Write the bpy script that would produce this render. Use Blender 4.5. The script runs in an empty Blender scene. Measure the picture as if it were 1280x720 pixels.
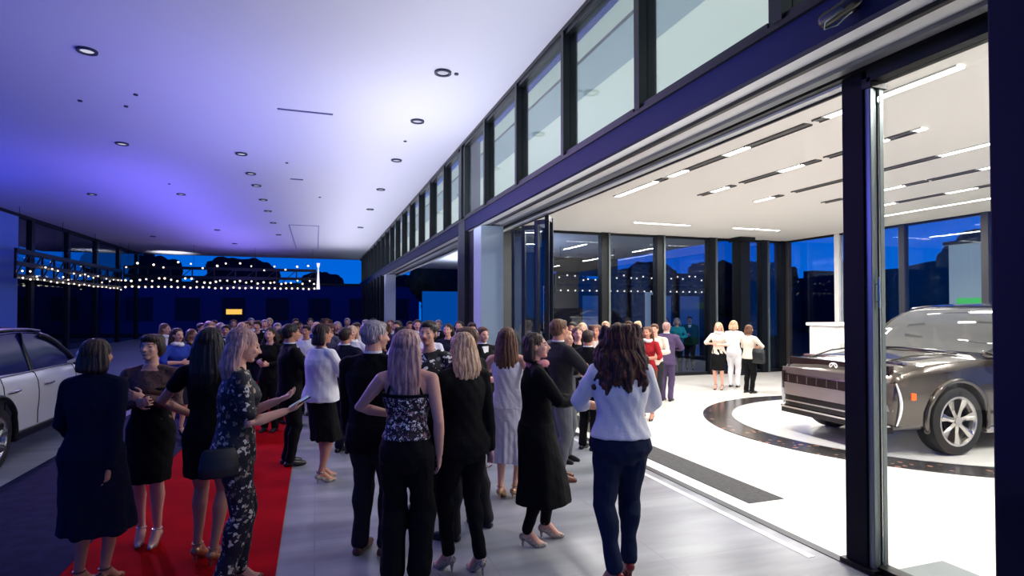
import bpy, math, random
import numpy as np
from mathutils import Vector, Matrix, Euler
random.seed(7); rs = np.random.RandomState(5)
sc = bpy.context.scene
COL = sc.collection
PI = math.pi
V = Vector

# ------------------------------------------------------------------ helpers
def link(o, parent=None):
    COL.objects.link(o)
    if parent is not None: o.parent = parent
    return o
def tag(o, label=None, cat=None, group=None, kind=None):
    if label: o['label'] = label
    if cat: o['category'] = cat
    if group: o['group'] = group
    if kind: o['kind'] = kind
    return o
def empty(name, loc=(0,0,0), rz=0):
    o = bpy.data.objects.new(name, None); o.empty_display_size = .2
    o.location = loc; o.rotation_euler = (0,0,rz); COL.objects.link(o); return o
def copy_tree(o, parent=None):
    c = o.copy(); COL.objects.link(c); c.parent = parent
    for ch in list(o.children): copy_tree(ch, c)
    return c
def frame(d, ref=None):
    d = V(d).normalized()
    ref = V(ref) if ref is not None else (V((0,0,1)) if abs(d.z) < .9 else V((1,0,0)))
    u = ref - d*ref.dot(d)
    if u.length < 1e-6: u = V((0,1,0)) - d*d.y
    u.normalize(); v = d.cross(u); return u, v
class MB:
    def __init__(s): s.v = []; s.f = []; s.m = []; s.cur = 0
    def add(s, vs, fs):
        b = len(s.v); s.v += [tuple(p) for p in vs]
        for f in fs: s.f.append([b+i for i in f]); s.m.append(s.cur)
    def rings(s, rr, n=14, cap=True, close=False):
        """rr: list of (centre, u, v) ellipse rings"""
        vs = []; fs = []
        for c, u, v in rr:
            for i in range(n):
                a = 2*PI*i/n; vs.append(V(c)+V(u)*math.cos(a)+V(v)*math.sin(a))
        k = len(rr)
        for j in range(k if close else k-1):
            for i in range(n):
                a = j*n+i; b = j*n+(i+1) % n; jj = ((j+1) % k)*n
                fs.append([a, b, jj+(i+1) % n, jj+i])
        if cap and not close:
            fs.append(list(range(n))[::-1]); fs.append([(k-1)*n+i for i in range(n)])
        s.add(vs, fs)
    def tube(s, pts, rad, n=12, ref=None, flat=1.0, cap=True, roundends=True):
        pts = [V(p) for p in pts]; rr = []
        if not hasattr(rad, '__len__'): rad = [rad]*len(pts)
        for i, p in enumerate(pts):
            d = pts[min(i+1, len(pts)-1)]-pts[max(i-1, 0)]
            u, v = frame(d, ref); dn = d.normalized(); r = rad[i]
            if roundends and i == 0:
                for t in (.95, .7, .35): rr.append((p-dn*r*t, u*r*math.sqrt(1-t*t), v*r*flat*math.sqrt(1-t*t)))
            rr.append((p, u*r, v*r*flat))
            if roundends and i == len(pts)-1:
                for t in (.35, .7, .95): rr.append((p+dn*r*t, u*r*math.sqrt(1-t*t), v*r*flat*math.sqrt(1-t*t)))
        s.rings(rr, n, cap)
    def ell(s, c, r, n=12, M=None):
        c = V(c); rr = []
        for j in range(1, 10):
            t = PI*j/10; z = -math.cos(t)*r[2]; q = math.sin(t)
            a, b, cc = V((r[0]*q,0,0)), V((0,r[1]*q,0)), V((0,0,z))
            if M: a, b, cc = M@a, M@b, M@cc
            rr.append((c+cc, a, b))
        s.rings(rr, n)
    def box(s, lo, hi, M=None):
        x0,y0,z0 = lo; x1,y1,z1 = hi
        vs = [V(p) for p in ((x0,y0,z0),(x1,y0,z0),(x1,y1,z0),(x0,y1,z0),(x0,y0,z1),(x1,y0,z1),(x1,y1,z1),(x0,y1,z1))]
        if M: vs = [M@p for p in vs]
        s.add(vs, [[0,3,2,1],[4,5,6,7],[0,1,5,4],[1,2,6,5],[2,3,7,6],[3,0,4,7]])
    def bar(s, a, b, w, h, ref=(0,0,1)):
        a, b = V(a), V(b); u, v = frame(b-a, ref); u = u*h/2; v = v*w/2
        s.add([a-u-v,a+u-v,a+u+v,a-u+v,b-u-v,b+u-v,b+u+v,b-u+v], [[0,1,2,3],[7,6,5,4],[0,4,5,1],[1,5,6,2],[2,6,7,3],[3,7,4,0]])
    def disc(s, c, r, h, n=32, axis=(0,0,1), r2=None):
        ax = V(axis).normalized(); u, v = frame(ax); c = V(c); r2 = r if r2 is None else r2
        s.rings([(c, u*r, v*r), (c+ax*h, u*r2, v*r2)], n)
    def prism(s, poly, z0, z1):
        n = len(poly); vs = [(x,y,z0) for x,y in poly]+[(x,y,z1) for x,y in poly]
        s.add(vs, [list(range(n))[::-1], [n+i for i in range(n)]]+[[i,(i+1)%n,n+(i+1)%n,n+i] for i in range(n)])
    def mesh(s, name):
        me = bpy.data.meshes.new(name); me.from_pydata(s.v, [], s.f); return me
    def build(s, name, mats, parent=None, smooth=False, bevel=0, sub=0, recalc=True):
        import bmesh
        me = s.mesh(name)
        if not isinstance(mats, (list, tuple)): mats = [mats]
        for m in mats: me.materials.append(m)
        if len(mats) > 1:
            for p, k in zip(me.polygons, s.m): p.material_index = k
        bm = bmesh.new(); bm.from_mesh(me)
        if recalc: bmesh.ops.recalc_face_normals(bm, faces=bm.faces)
        bm.to_mesh(me); bm.free()
        if smooth:
            for p in me.polygons: p.use_smooth = True
            if smooth == 'auto':
                me.set_sharp_from_angle(angle=math.radians(38))
        o = link(bpy.data.objects.new(name, me), parent)
        if bevel:
            b = o.modifiers.new('b', 'BEVEL'); b.width = bevel; b.segments = 2; b.limit_method = 'ANGLE'
        if sub:
            b = o.modifiers.new('s', 'SUBSURF'); b.levels = sub; b.render_levels = sub
        return o
def evaluated(me, mods):
    o = bpy.data.objects.new('tmp', me); COL.objects.link(o)
    for kind, kw in mods:
        m = o.modifiers.new(kind, kind)
        for k, v in kw.items(): setattr(m, k, v)
    dg = bpy.context.evaluated_depsgraph_get(); dg.update()
    out = bpy.data.meshes.new_from_object(o.evaluated_get(dg))
    bpy.data.objects.remove(o); return out
def vox(mb, name, size, mats, parent=None, smooth=4, disp=None, fix=None):
    """union of closed shapes into one continuous skin"""
    me = evaluated(mb.mesh(name), [('REMESH', dict(mode='VOXEL', voxel_size=size, use_smooth_shade=True)),
                                   ('SMOOTH', dict(factor=.5, iterations=smooth))])
    me.name = name
    me.materials.clear()
    if not isinstance(mats, (list, tuple)): mats = [mats]
    for m in mats: me.materials.append(m)
    n = len(me.vertices); co = np.empty(n*3, dtype=np.float32); me.vertices.foreach_get('co', co); co = co.reshape(-1,3)
    if disp is not None:
        nr = np.empty(n*3, dtype=np.float32); me.vertices.foreach_get('normal', nr); nr = nr.reshape(-1,3)
        co = disp(co.astype(float), nr.astype(float)).astype(np.float32)
        me.vertices.foreach_set('co', co.ravel())
    if fix is not None:
        k = len(me.polygons); pc = np.empty(k*3, dtype=np.float32); me.polygons.foreach_get('center', pc)
        me.polygons.foreach_set('material_index', fix(pc.reshape(-1,3)).astype(np.int32))
    me.polygons.foreach_set('use_smooth', np.ones(len(me.polygons), dtype=bool))
    me.update()
    return link(bpy.data.objects.new(name, me), parent)

# ------------------------------------------------------------------ materials
MC = {}
def srgb(r, g, b):
    f = lambda c: (c/255/12.92 if c/255 <= .04045 else ((c/255+.055)/1.055)**2.4)
    return (f(r), f(g), f(b), 1)
def mat(name, c, rough=.6, metal=0, emit=0, ecol=None, spec=.5, coat=0, bump=0, bscale=60, var=0, vscale=4, sheen=0, bstretch=None):
    if name in MC: return MC[name]
    m = bpy.data.materials.new(name); m.use_nodes = True; nt = m.node_tree; b = nt.nodes['Principled BSDF']
    c = srgb(*c) if len(c) == 3 else c
    b.inputs['Base Color'].default_value = c; b.inputs['Roughness'].default_value = rough
    b.inputs['Metallic'].default_value = metal; b.inputs['Specular IOR Level'].default_value = spec
    b.inputs['Coat Weight'].default_value = coat; b.inputs['Coat Roughness'].default_value = .05
    b.inputs['Sheen Weight'].default_value = sheen
    if emit: b.inputs['Emission Color'].default_value = srgb(*ecol) if ecol else c; b.inputs['Emission Strength'].default_value = emit
    tc = nt.nodes.new('ShaderNodeTexCoord')
    if bump:
        n = nt.nodes.new('ShaderNodeTexNoise'); n.inputs['Scale'].default_value = bscale; n.inputs['Detail'].default_value = 3
        if bstretch:
            mp = nt.nodes.new('ShaderNodeMapping'); mp.inputs['Scale'].default_value = bstretch
            nt.links.new(tc.outputs['Object'], mp.inputs[0]); nt.links.new(mp.outputs[0], n.inputs['Vector'])
        else: nt.links.new(tc.outputs['Object'], n.inputs['Vector'])
        bp = nt.nodes.new('ShaderNodeBump'); bp.inputs['Strength'].default_value = bump; bp.inputs['Distance'].default_value = .02
        nt.links.new(n.outputs['Fac'], bp.inputs['Height']); nt.links.new(bp.outputs[0], b.inputs['Normal'])
    if var:
        n = nt.nodes.new('ShaderNodeTexNoise'); n.inputs['Scale'].default_value = vscale; n.inputs['Detail'].default_value = 4
        if bstretch:
            mp = nt.nodes.new('ShaderNodeMapping'); mp.inputs['Scale'].default_value = bstretch
            nt.links.new(tc.outputs['Object'], mp.inputs[0]); nt.links.new(mp.outputs[0], n.inputs['Vector'])
        else: nt.links.new(tc.outputs['Object'], n.inputs['Vector'])
        r = nt.nodes.new('ShaderNodeValToRGB')
        r.color_ramp.elements[0].position = .35; r.color_ramp.elements[1].position = .65
        r.color_ramp.elements[0].color = tuple(x*(1-var) for x in c[:3])+(1,)
        r.color_ramp.elements[1].color = tuple(min(1, x*(1+var)) for x in c[:3])+(1,)
        nt.links.new(n.outputs['Fac'], r.inputs[0]); nt.links.new(r.outputs[0], b.inputs['Base Color'])
    MC[name] = m; return m
def pattern(name, base, spots, scale=40, thr=.35, rough=.7):
    """printed fabric: blossoms scattered on a ground colour"""
    if name in MC: return MC[name]
    m = mat(name, base, rough); nt = m.node_tree; b = nt.nodes['Principled BSDF']
    tc = nt.nodes.new('ShaderNodeTexCoord'); vo = nt.nodes.new('ShaderNodeTexVoronoi'); vo.inputs['Scale'].default_value = scale
    nz = nt.nodes.new('ShaderNodeTexNoise'); nz.inputs['Scale'].default_value = scale*1.6
    mx = nt.nodes.new('ShaderNodeMix'); mx.data_type = 'RGBA'; mx.inputs[0].default_value = .06
    nt.links.new(tc.outputs['Object'], nz.inputs['Vector']); nt.links.new(tc.outputs['Object'], mx.inputs[6])
    nt.links.new(nz.outputs['Color'], mx.inputs[7]); nt.links.new(mx.outputs[2], vo.inputs['Vector'])
    r = nt.nodes.new('ShaderNodeValToRGB'); r.color_ramp.interpolation = 'CONSTANT'
    r.color_ramp.elements[0].color = (1,1,1,1); r.color_ramp.elements[1].position = thr; r.color_ramp.elements[1].color = (0,0,0,1)
    nt.links.new(vo.outputs['Distance'], r.inputs[0])
    r2 = nt.nodes.new('ShaderNodeValToRGB'); r2.color_ramp.interpolation = 'CONSTANT'
    els = r2.color_ramp.elements
    for i, s in enumerate(spots):
        e = els[i] if i < 2 else els.new(i/len(spots))
        e.position = i/len(spots); e.color = srgb(*s)
    nt.links.new(vo.outputs['Color'], r2.inputs[0])
    mm = nt.nodes.new('ShaderNodeMix'); mm.data_type = 'RGBA'; mm.inputs[6].default_value = srgb(*base)
    nt.links.new(r.outputs[0], mm.inputs[0]); nt.links.new(r2.outputs[0], mm.inputs[7]); nt.links.new(mm.outputs[2], b.inputs['Base Color'])
    return m
def glass(name, tint=(1,1,1,1), refl=.06, rough=.0, blend=.25):
    if name in MC: return MC[name]
    m = bpy.data.materials.new(name); m.use_nodes = True; nt = m.node_tree; nt.nodes.clear()
    o = nt.nodes.new('ShaderNodeOutputMaterial'); mix = nt.nodes.new('ShaderNodeMixShader')
    t = nt.nodes.new('ShaderNodeBsdfTransparent'); t.inputs[0].default_value = tint
    g = nt.nodes.new('ShaderNodeBsdfGlossy'); g.inputs['Roughness'].default_value = rough
    lw = nt.nodes.new('ShaderNodeLayerWeight'); lw.inputs['Blend'].default_value = blend
    ma = nt.nodes.new('ShaderNodeMath'); ma.operation = 'MULTIPLY_ADD'; ma.inputs[1].default_value = .35; ma.inputs[2].default_value = refl
    ma.use_clamp = True
    nt.links.new(lw.outputs['Fresnel'], ma.inputs[0]); nt.links.new(ma.outputs[0], mix.inputs[0])
    nt.links.new(t.outputs[0], mix.inputs[1]); nt.links.new(g.outputs[0], mix.inputs[2]); nt.links.new(mix.outputs[0], o.inputs[0])
    MC[name] = m; return m
def emis(name, c, s):
    if name in MC: return MC[name]
    m = bpy.data.materials.new(name); m.use_nodes = True; nt = m.node_tree; nt.nodes.clear()
    o = nt.nodes.new('ShaderNodeOutputMaterial'); e = nt.nodes.new('ShaderNodeEmission')
    e.inputs[0].default_value = srgb(*c); e.inputs[1].default_value = s; nt.links.new(e.outputs[0], o.inputs[0]); MC[name] = m; return m

black = mat('black_metal', (16,18,20), .35, .3)
dkgrey = mat('anthracite_frame', (30,33,35), .35, .4)
navy_metal = mat('navy_metal', (2,13,62), .6, .0, spec=.2)
alu = mat('grey_aluminium', (112,122,122), .35, .6)
white_paint = mat('white_paint', (226,226,224), .6)
ceil_out = mat('canopy_plaster', (196,196,204), .75, bump=.03, bscale=3)
ceil_in = mat('showroom_plaster', (235,232,228), .8)
soffit_m = mat('soffit_grey', (222,222,222), .5)
pilaster_m = mat('pale_blue_grey_cladding', (178,196,204), .45)
floor_in = mat('ivory_terrazzo', (232,228,220), .22, var=.04, vscale=1.2)
def pave_mat():
    m = mat('grey_paving', (160,164,172), .3, spec=.35); nt = m.node_tree; b = nt.nodes['Principled BSDF']
    tc = nt.nodes.new('ShaderNodeTexCoord'); mp = nt.nodes.new('ShaderNodeMapping'); mp.inputs['Scale'].default_value = (.5,3.0,1)
    mp.inputs['Rotation'].default_value = (0,0,.12)
    n = nt.nodes.new('ShaderNodeTexNoise'); n.inputs['Scale'].default_value = 1.1; n.inputs['Detail'].default_value = 5
    r = nt.nodes.new('ShaderNodeValToRGB'); r.color_ramp.elements[0].color = srgb(116,120,126); r.color_ramp.elements[1].color = srgb(158,161,166)
    r.color_ramp.elements[0].position = .3; r.color_ramp.elements[1].position = .7
    nt.links.new(tc.outputs['Object'], mp.inputs[0]); nt.links.new(mp.outputs[0], n.inputs['Vector']); nt.links.new(n.outputs['Fac'], r.inputs[0])
    br = nt.nodes.new('ShaderNodeTexBrick'); br.inputs['Scale'].default_value = 1; br.inputs['Mortar Size'].default_value = .004
    br.inputs['Brick Width'].default_value = 1.2; br.inputs['Row Height'].default_value = 1.2; br.offset = 0
    br.inputs['Mortar'].default_value = srgb(126,128,134); nt.links.new(tc.outputs['Object'], br.inputs['Vector'])
    nt.links.new(r.outputs[0], br.inputs['Color1']); nt.links.new(r.outputs[0], br.inputs['Color2'])
    nt.links.new(br.outputs['Color'], b.inputs['Base Color']); return m
paving = pave_mat()
navy_carpet = mat('navy_carpet', (26,32,62), .95, bump=.3, bscale=200, var=.2, vscale=8, spec=.1)
red_carpet = mat('red_carpet', (158,3,8), .95, bump=.3, bscale=200, var=.12, vscale=3, spec=.05)
mat_grey = mat('grey_entrance_matting', (84,84,84), .9, bump=.4, bscale=150, var=.12, vscale=20, spec=.1)
mat_pale = mat('pale_grey_stone', (118,124,124), .5, var=.05)
clear = glass('clear_glass', (.97,.985,.98,1), .02)
dusk_glass = glass('dark_pane_glass', (.72,.78,.85,1), .05)

# ------------------------------------------------------------------ camera
cam_d = bpy.data.cameras.new('camera'); cam = bpy.data.objects.new('camera', cam_d); COL.objects.link(cam); sc.camera = cam
cam_d.sensor_width = 36; cam_d.lens = 720/1280*36; cam_d.clip_end = 400
cam.location = (0,0,1.8); cam.rotation_euler = (math.radians(91), 0, math.radians(-18.8))
cam_d.shift_y = (28-12.57)/1280
sc.view_settings.view_transform = 'Standard'; sc.view_settings.look = 'None'; sc.view_settings.gamma = 1
sc.view_settings.exposure = 0; sc.view_settings.use_curve_mapping = False
w = bpy.data.worlds.new('dusk'); sc.world = w; w.use_nodes = True; nt = w.node_tree
bg = nt.nodes['Background']; tc = nt.nodes.new('ShaderNodeTexCoord'); sp = nt.nodes.new('ShaderNodeSeparateXYZ'); r = nt.nodes.new('ShaderNodeValToRGB')
nt.links.new(tc.outputs['Generated'], sp.inputs[0]); nt.links.new(sp.outputs['Z'], r.inputs[0]); nt.links.new(r.outputs[0], bg.inputs[0])
els = r.color_ramp.elements; els[0].position = 0; els[0].color = srgb(0,112,235); els[1].position = .9; els[1].color = srgb(4,12,60)
e = els.new(.12); e.color = srgb(0,98,222); e = els.new(.35); e.color = srgb(4,50,150)
bg.inputs[1].default_value = .9

# ------------------------------------------------------------------ setting
XO, XD, ZC, ZH, ZB, ZI = 3.04, 3.62, 5.45, 3.47, 3.78, 3.85
M0 = 3.17; MOD = 1.82
def slab(name, lo, hi, m, bevel=0, parent=None):
    b = MB(); b.box(lo, hi); o = b.build(name, m, parent, bevel=bevel)
    if parent is None: o['kind'] = 'structure'
    return o
slab('ground', (-70,-6,-.5), (80,90,-.04), mat('dark_asphalt', (20,24,38), .9))
slab('pavement', (-13,-3,-.04), (XD-.02,44,0), paving)
slab('floor', (XD+.12,-1,-.04), (13.3,13.7,0), floor_in)
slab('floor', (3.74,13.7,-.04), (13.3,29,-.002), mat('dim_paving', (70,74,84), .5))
# ceiling of the canopy
slab('ceiling', (-16,-2,ZC), (XO,43,ZC+.5), ceil_out)
slab('ceiling', (XD+.1,-1,ZI), (13.3,13.6,ZI+.2), ceil_in)
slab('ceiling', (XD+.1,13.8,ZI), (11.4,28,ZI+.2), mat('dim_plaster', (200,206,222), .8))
slab('trim_1', (5.4,20.4,3.3), (11.4,20.7,ZI), black)
# soffit and beams of the facade: navy beam, pale soffit steps, dark head
slab('trim_2', (XO-.02,-1,3.5), (XO+.04,43,ZB-.04), navy_metal)
slab('trim_3', (XO-.05,-1,ZB-.04), (XO+.1,43,ZB), black)
slab('trim_4', (XO+.04,-1,ZH+.03), (XD-.05,43,ZB), soffit_m)
slab('trim_5', (XO+.17,-1,ZH), (XO+.215,43,ZH+.05), black)
slab('trim_6', (XO+.42,-1,ZH-.0), (XO+.5,43,ZH+.05), mat('mid_grey_metal', (120,122,128), .4, .4))
slab('trim_7', (XD-.05,-1,ZH-.01), (XD+.02,43,ZB), black)
slab('trim_8', (XD+.02,-1,ZH-.03), (XD+.1,43,ZI+.1), soffit_m)
slab('trim_9', (XD+.1,-1,ZH-.05), (XD+.12,13.6,ZH), black)
slab('trim_10', (XO-.05,-1,ZC-.06), (XO+.1,43,ZC), black)
# clerestory glow panels: room light, shade band and dark line put into colour
slab('wall_upper', (3.36,-1,ZB), (3.42,42,4.64), emis('glow_wall', (220,234,228), .98))
slab('wall_upper', (3.36,-1,4.64), (3.42,42,5.14), emis('glow_shade_band', (160,184,194), .85))
slab('wall_upper', (3.34,-1,5.135), (3.4,42,5.165), mat('shade_band_line', (70,80,84), .5))
slab('wall_upper', (3.36,-1,5.165), (3.42,42,ZC), emis('glow_upper_wall', (184,200,196), .92))
# clerestory windows
k = 0
ys = [M0+MOD*i for i in range(-2, 22)]
frosted = glass('clerestory_glass', (.93,.97,.96,1), .02, .05)
for i in range(len(ys)-1):
    a, b = ys[i], ys[i+1]
    if b > 42.6: break
    k += 1
    f = MB(); f.box((XO-.06,b-.09,ZB), (XO+.14,b-.01,ZC-.06)); f.box((XO-.02,b-.01,ZB),(XO+.14,b+.07,ZC-.06))
    f.box((XO-.03,a+.07,ZB),(XO+.1,b-.09,ZB+.05)); f.box((XO-.03,a+.07,ZC-.12),(XO+.1,b-.09,ZC-.06))
    o = f.build('window_%d' % k, dkgrey); o['kind'] = 'structure'
    g = MB(); g.box((XO+.03,a+.07,ZB+.05),(XO+.042,b-.09,ZC-.12)); g.build('pane', frosted, o)
# pilasters
def pil(y0, y1, full=True, m=pilaster_m, z=ZH):
    slab('wall_pilaster', (XO+.02,y0,0), (XD-.1,y1,z), m)
pil(10.87, 11.43)
slab('wall_pilaster', (XO+.04,11.43,0), (XD-.12,12.0,ZH), black)
slab('wall_pilaster', (XO-.03,12.0,0), (XO+.34,12.55,ZC), mat('dark_bronze_cladding', (48,54,52), .4, .3))
slab('wall_pilaster', (XO+.02,12.55,0), (XD,12.85,ZH), mat('bronze_jamb', (96,96,94), .4, .3))
pil(27.2, 27.8, m=mat('white_cladding', (200,206,214), .5))
slab('wall_pilaster', (XO,1.25,0), (XD,1.86,ZC), mat('navy_column', (3,8,42), .6, .0, spec=.2), .01)
for y in [29.0,30.6,32.3,34.2,36.2,38.4,40.6]:
    slab('trim_11', (XO-.04,y,0), (XO+.3,y+.35,3.6), dkgrey)
slab('wall_right', (XO+.2,28,0), (XO+.3,42,3.6), mat('navy_wall', (14,18,48), .5))
# door columns at the near side of the opening
b = MB(); b.box((3.60,2.99,0),(3.745,3.16,ZH)); o = b.build('door_1', mat('near_black_mullion', (3,7,18), .6, .0, spec=.15), bevel=.006); o['kind'] = 'structure'
b = MB(); b.box((3.615,2.945,.02),(3.65,2.99,ZH-.1)); b.box((3.665,2.96,.02),(3.69,2.99,ZH-.1)); b.box((3.70,2.945,.02),(3.74,2.99,ZH-.1))
b.build('door_frame', alu, o, bevel=.004)
b = MB(); b.box((3.60,2.93,ZH-.13),(3.76,3.0,ZH-.06)); b.build('door_head', black, o)
b = MB(); b.box((3.575,2.92,0),(3.77,3.19,.035)); b.build('foot_plate', black, o)
# handles / lock glints on the frame
b = MB(); b.tube([(3.66,2.93,1.82),(3.66,2.93,2.02)],.008); b.tube([(3.66,2.96,1.86),(3.66,2.93,1.86)],.006); b.tube([(3.66,2.96,1.98),(3.66,2.93,1.98)],.006)
b.build('door_handle', mat('polished_steel', (200,205,205), .15, 1), o, smooth=True)
# fixed glazing between column and mullion
o = slab('window_50', (3.64,1.86,0), (3.74,2.96,.05), black)
b = MB(); b.box((3.60,1.86,ZH-.09),(3.74,2.96,ZH)); b.build('window_frame', black, o)
b = MB(); b.box((3.685,1.86,.05),(3.695,2.945,ZH-.09)); b.build('pane', clear, o)
# thresholds
slab('trim_12', (XD-.22,3.3,0), (XD-.16,10.8,.004), mat('threshold_silver', (215,215,215), .3, .3))
slab('trim_13', (XD-.06,-1,-.002), (XD+.02,10.8,.006), mat('threshold_track', (60,62,66), .4, .6))
slab('trim_14', (XD+.02,-1,-.03), (XD+.13,29,.003), mat('threshold_white', (232,232,230), .3))
# mats and carpets
slab('floor_mat', (3.83,4.4,0), (4.24,11.2,.006), mat_grey).update_tag()
slab('floor_mat', (3.76,-1,0), (4.27,2.95,.004), mat_pale)
def thingbox(name, lo, hi, m, label, cat, group=None, bevel=0):
    b = MB(); b.box(lo, hi); o = b.build(name, m, bevel=bevel); tag(o, label, cat, group); return o
def ribbon(name, x0, x1, y0, y1, z, m, label, cat):
    b = MB(); n = 60
    vs = []; fs = []
    for i in range(n+1):
        y = y0+(y1-y0)*i/n
        for x in (x0, x1):
            vs.append((x, y, z)); vs.append((x, y, .0005))
    for i in range(n):
        a = i*4; fs += [[a,a+2,a+6,a+4],[a,a+4,a+5,a+1],[a+2,a+3,a+7,a+6]]
    b.add(vs, fs); o = b.build(name, m); tag(o, label, cat); return o
ribbon('red_carpet', -1.63, -.25, 2.0, 24, .009, red_carpet, 'long red carpet running over the grey paving towards the back', 'carpet')
ribbon('navy_carpet', -3.03, -1.635, 1.0, 22, .007, navy_carpet, 'dark navy carpet strip beside the red carpet and the white car', 'carpet')

# showroom back wall (y=13.6) and right wall (x=13.2)
bx = [5.5,7.22,8.9,10.6,12.42]
k = 60
for i, x in enumerate(bx):
    k += 1
    f = MB(); f.box((x-.14,13.5,0),(x+.05,13.72,ZI)); f.cur = 1; f.box((x+.05,13.46,0),(x+.10,13.72,ZI))
    o = f.build('window_%d' % k, [black, alu]); o['kind'] = 'structure'
    x1 = bx[i+1]-.14 if i < 4 else 13.1
    g = MB(); g.box((x+.1,13.6,0),(x1,13.615,ZI)); g.build('pane', dusk_glass, o)
    g = MB(); g.box((x+.1,13.56,ZI-.06),(x1,13.66,ZI)); g.box((x+.1,13.56,0),(x1,13.66,.08)); g.build('window_frame', black, o)
slab('wall_pilaster', (11.18,13.1,0), (11.5,13.45,ZI), black)
slab('wall_pilaster', (11.1,13.0,ZI-.12), (11.6,13.5,ZI-.01), black)
slab('wall_pilaster', (13.0,13.5,0), (13.35,13.8,ZI), black)
slab('wall_pilaster', (3.74,13.4,0), (5.4,13.6,ZI), mat('bronze_infill', (44,48,50), .5))
ry = [13.5,11.75,9.95,8.15,6.35,4.55,2.75,.95]
for i, y in enumerate(ry[:-1]):
    k += 1
    f = MB(); pm = white_paint if i == 1 else mat('bronze_post', (70,66,62), .4, .4)
    f.box((13.15,y-.07,0),(13.3,y+.07,ZI))
    o = f.build('window_%d' % k, pm); o['kind'] = 'structure'
    g = MB(); g.box((13.22,ry[i+1]+.07,0),(13.235,y-.07,ZI)); g.build('pane', clear, o)
    g = MB(); g.box((13.18,ry[i+1]+.07,ZI-.05),(13.28,y-.07,ZI)); g.box((13.18,ry[i+1]+.07,0),(13.28,y-.07,.08)); g.build('window_frame', black, o)
slab('wall_back', (XD,-1.2,0), (13.4,-1,ZI), white_paint)

# folded glass doors stacked at the far side of the opening
pts = [(3.66,10.80),(4.15,10.50),(3.68,10.2),(4.0,9.85),(3.68,9.50),(3.86,9.2),(3.64,8.9)]
for i in range(len(pts)-1):
    (xa,ya),(xb,yb) = pts[i], pts[i+1]
    o = tag(empty('folding_door', (xa,ya,0)), ['folded glass door leaf against the pale pilaster','second folded glass door leaf from the pilaster','third folded glass door leaf from the pilaster','third folded glass door leaf from the opening','second folded glass door leaf from the opening','folded glass door leaf at the open edge of the stack'][i], 'door', 'folding doors at the entrance')
    A, B = V((0,0,0)), V((xb-xa,yb-ya,0)); up = V((0,0,1)); d = (B-A).normalized()
    f = MB()
    for p in (A+d*.04, B-d*.04): f.bar(p+up*.03, p+up*(ZH-.08), .07, .05, ref=d)
    f.bar(A+up*.09, B+up*.09, .05, .12); f.bar(A+up*(ZH-.12), B+up*(ZH-.12), .05, .08)
    f.build('door_frame', dkgrey if i % 2 else mat('bronze_door_frame', (64,66,62), .3, .6), o)
    g = MB(); g.bar(A+d*.07+up*(ZH/2), B-d*.07+up*(ZH/2), .01, ZH-.3); g.build('pane', dusk_glass, o)
    if i in (4,5):
        h = MB(); q = B-d*.05; n = V((-d.y,d.x,0))*(-1 if i == 5 else 1)
        h.tube([q+n*.06+up*1.5, q+n*.06+up*2.2],.014); h.tube([q+up*1.6,q+n*.06+up*1.6],.01); h.tube([q+up*2.1,q+n*.06+up*2.1],.01)
        h.build('door_handle', MC['polished_steel'], o, smooth=True)

# left glazed wing
slab('trim_20', (-10.8,22,ZC-.12), (-10.6,43,ZC), black)
for i in range(7):
    y = 20.6+3.6*i if i else 20.6
    k += 1; y = 24.1+3.55*(i-1)
    f = MB(); f.box((-10.78,y-.14,0),(-10.6,y+.14,ZC-.12)); f.box((-10.72,y+.14,3.95),(-10.66,y+3.4,4.0))
    if y > 42: f = MB(); f.box((-10.78,y-.14,0),(-10.6,y+.14,ZC-.12))
    o = f.build('window_%d' % k, dkgrey); o['kind'] = 'structure'
    if y < 41:
        g = MB(); g.box((-10.7,y+.14,0),(-10.69,y+3.41,ZC-.12)); g.build('pane', dusk_glass, o)
slab('wall_left', (-12.2,20.5,0), (-10.55,26.3,ZC-.14), mat('blue_lit_wall', (112,150,226), .6))  # blue light on this pale wall is put into its base colour
slab('wall_left', (-13,27,0), (-12.6,42,3.2), mat('dark_hedge_wall', (10,13,26), .8))

# ------------------------------------------------------------------ ceiling fixtures
steel = mat('lamp_ring', (150,150,160), .4, .4); dark_in = mat('lamp_throat', (40,40,60), .6)
lampglow = emis('lamp_lens', (215,215,240), .9)
dl = [(-1.66,14.65),(-1.66,16.69),(-1.66,18.24),(-1.66,20.54),(-1.68,22.8),(-1.70,25.81),(-1.72,29.82),(-3.06,9.51),(-4.03,14.6),(-4.02,20.38),
      (-4.25,28.94),(-4.2,34.48),(1.82,8.63),(1.83,11.02),(1.83,14.07),(1.83,17.64),(1.83,21.24),(1.83,26),(-7.6,32.44),(-6.67,21.29)]
def row_name(x): return 'nearest the glass facade' if x > 1 else 'over the red carpet' if x > -2 else 'over the navy strip' if x > -5 else 'over the left glazing'
o0 = None; seen = {}
for (x, y) in sorted(dl, key=lambda p: (p[0]//1.5, p[1])):
    if o0 is None:
        o = empty('recessed_downlight'); o0 = o
        f = MB(); f.rings([(V((0,0,0)),V((.13,0,0)),V((0,.13,0))),(V((0,0,-.03)),V((.13,0,0)),V((0,.13,0))),(V((0,0,-.03)),V((.095,0,0)),V((0,.095,0))),(V((0,0,.0)),V((.09,0,0)),V((0,.09,0)))],20,close=True); f.build('trim_ring', dark_in, o)
        f = MB(); f.disc((.0,0,-.012),.085,.01,20); f.build('lens', lampglow, o)
    else: o = copy_tree(o0)
    o.location = (x,y,ZC)
    rn = row_name(x); seen[rn] = seen.get(rn,0)+1
    tag(o, 'round recessed canopy downlight %s, %s along its row' % (rn, ['nearest the camera','second','third','fourth','fifth','sixth','seventh','eighth'][seen[rn]-1]), 'downlight', 'canopy downlights')
f0 = None
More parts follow.
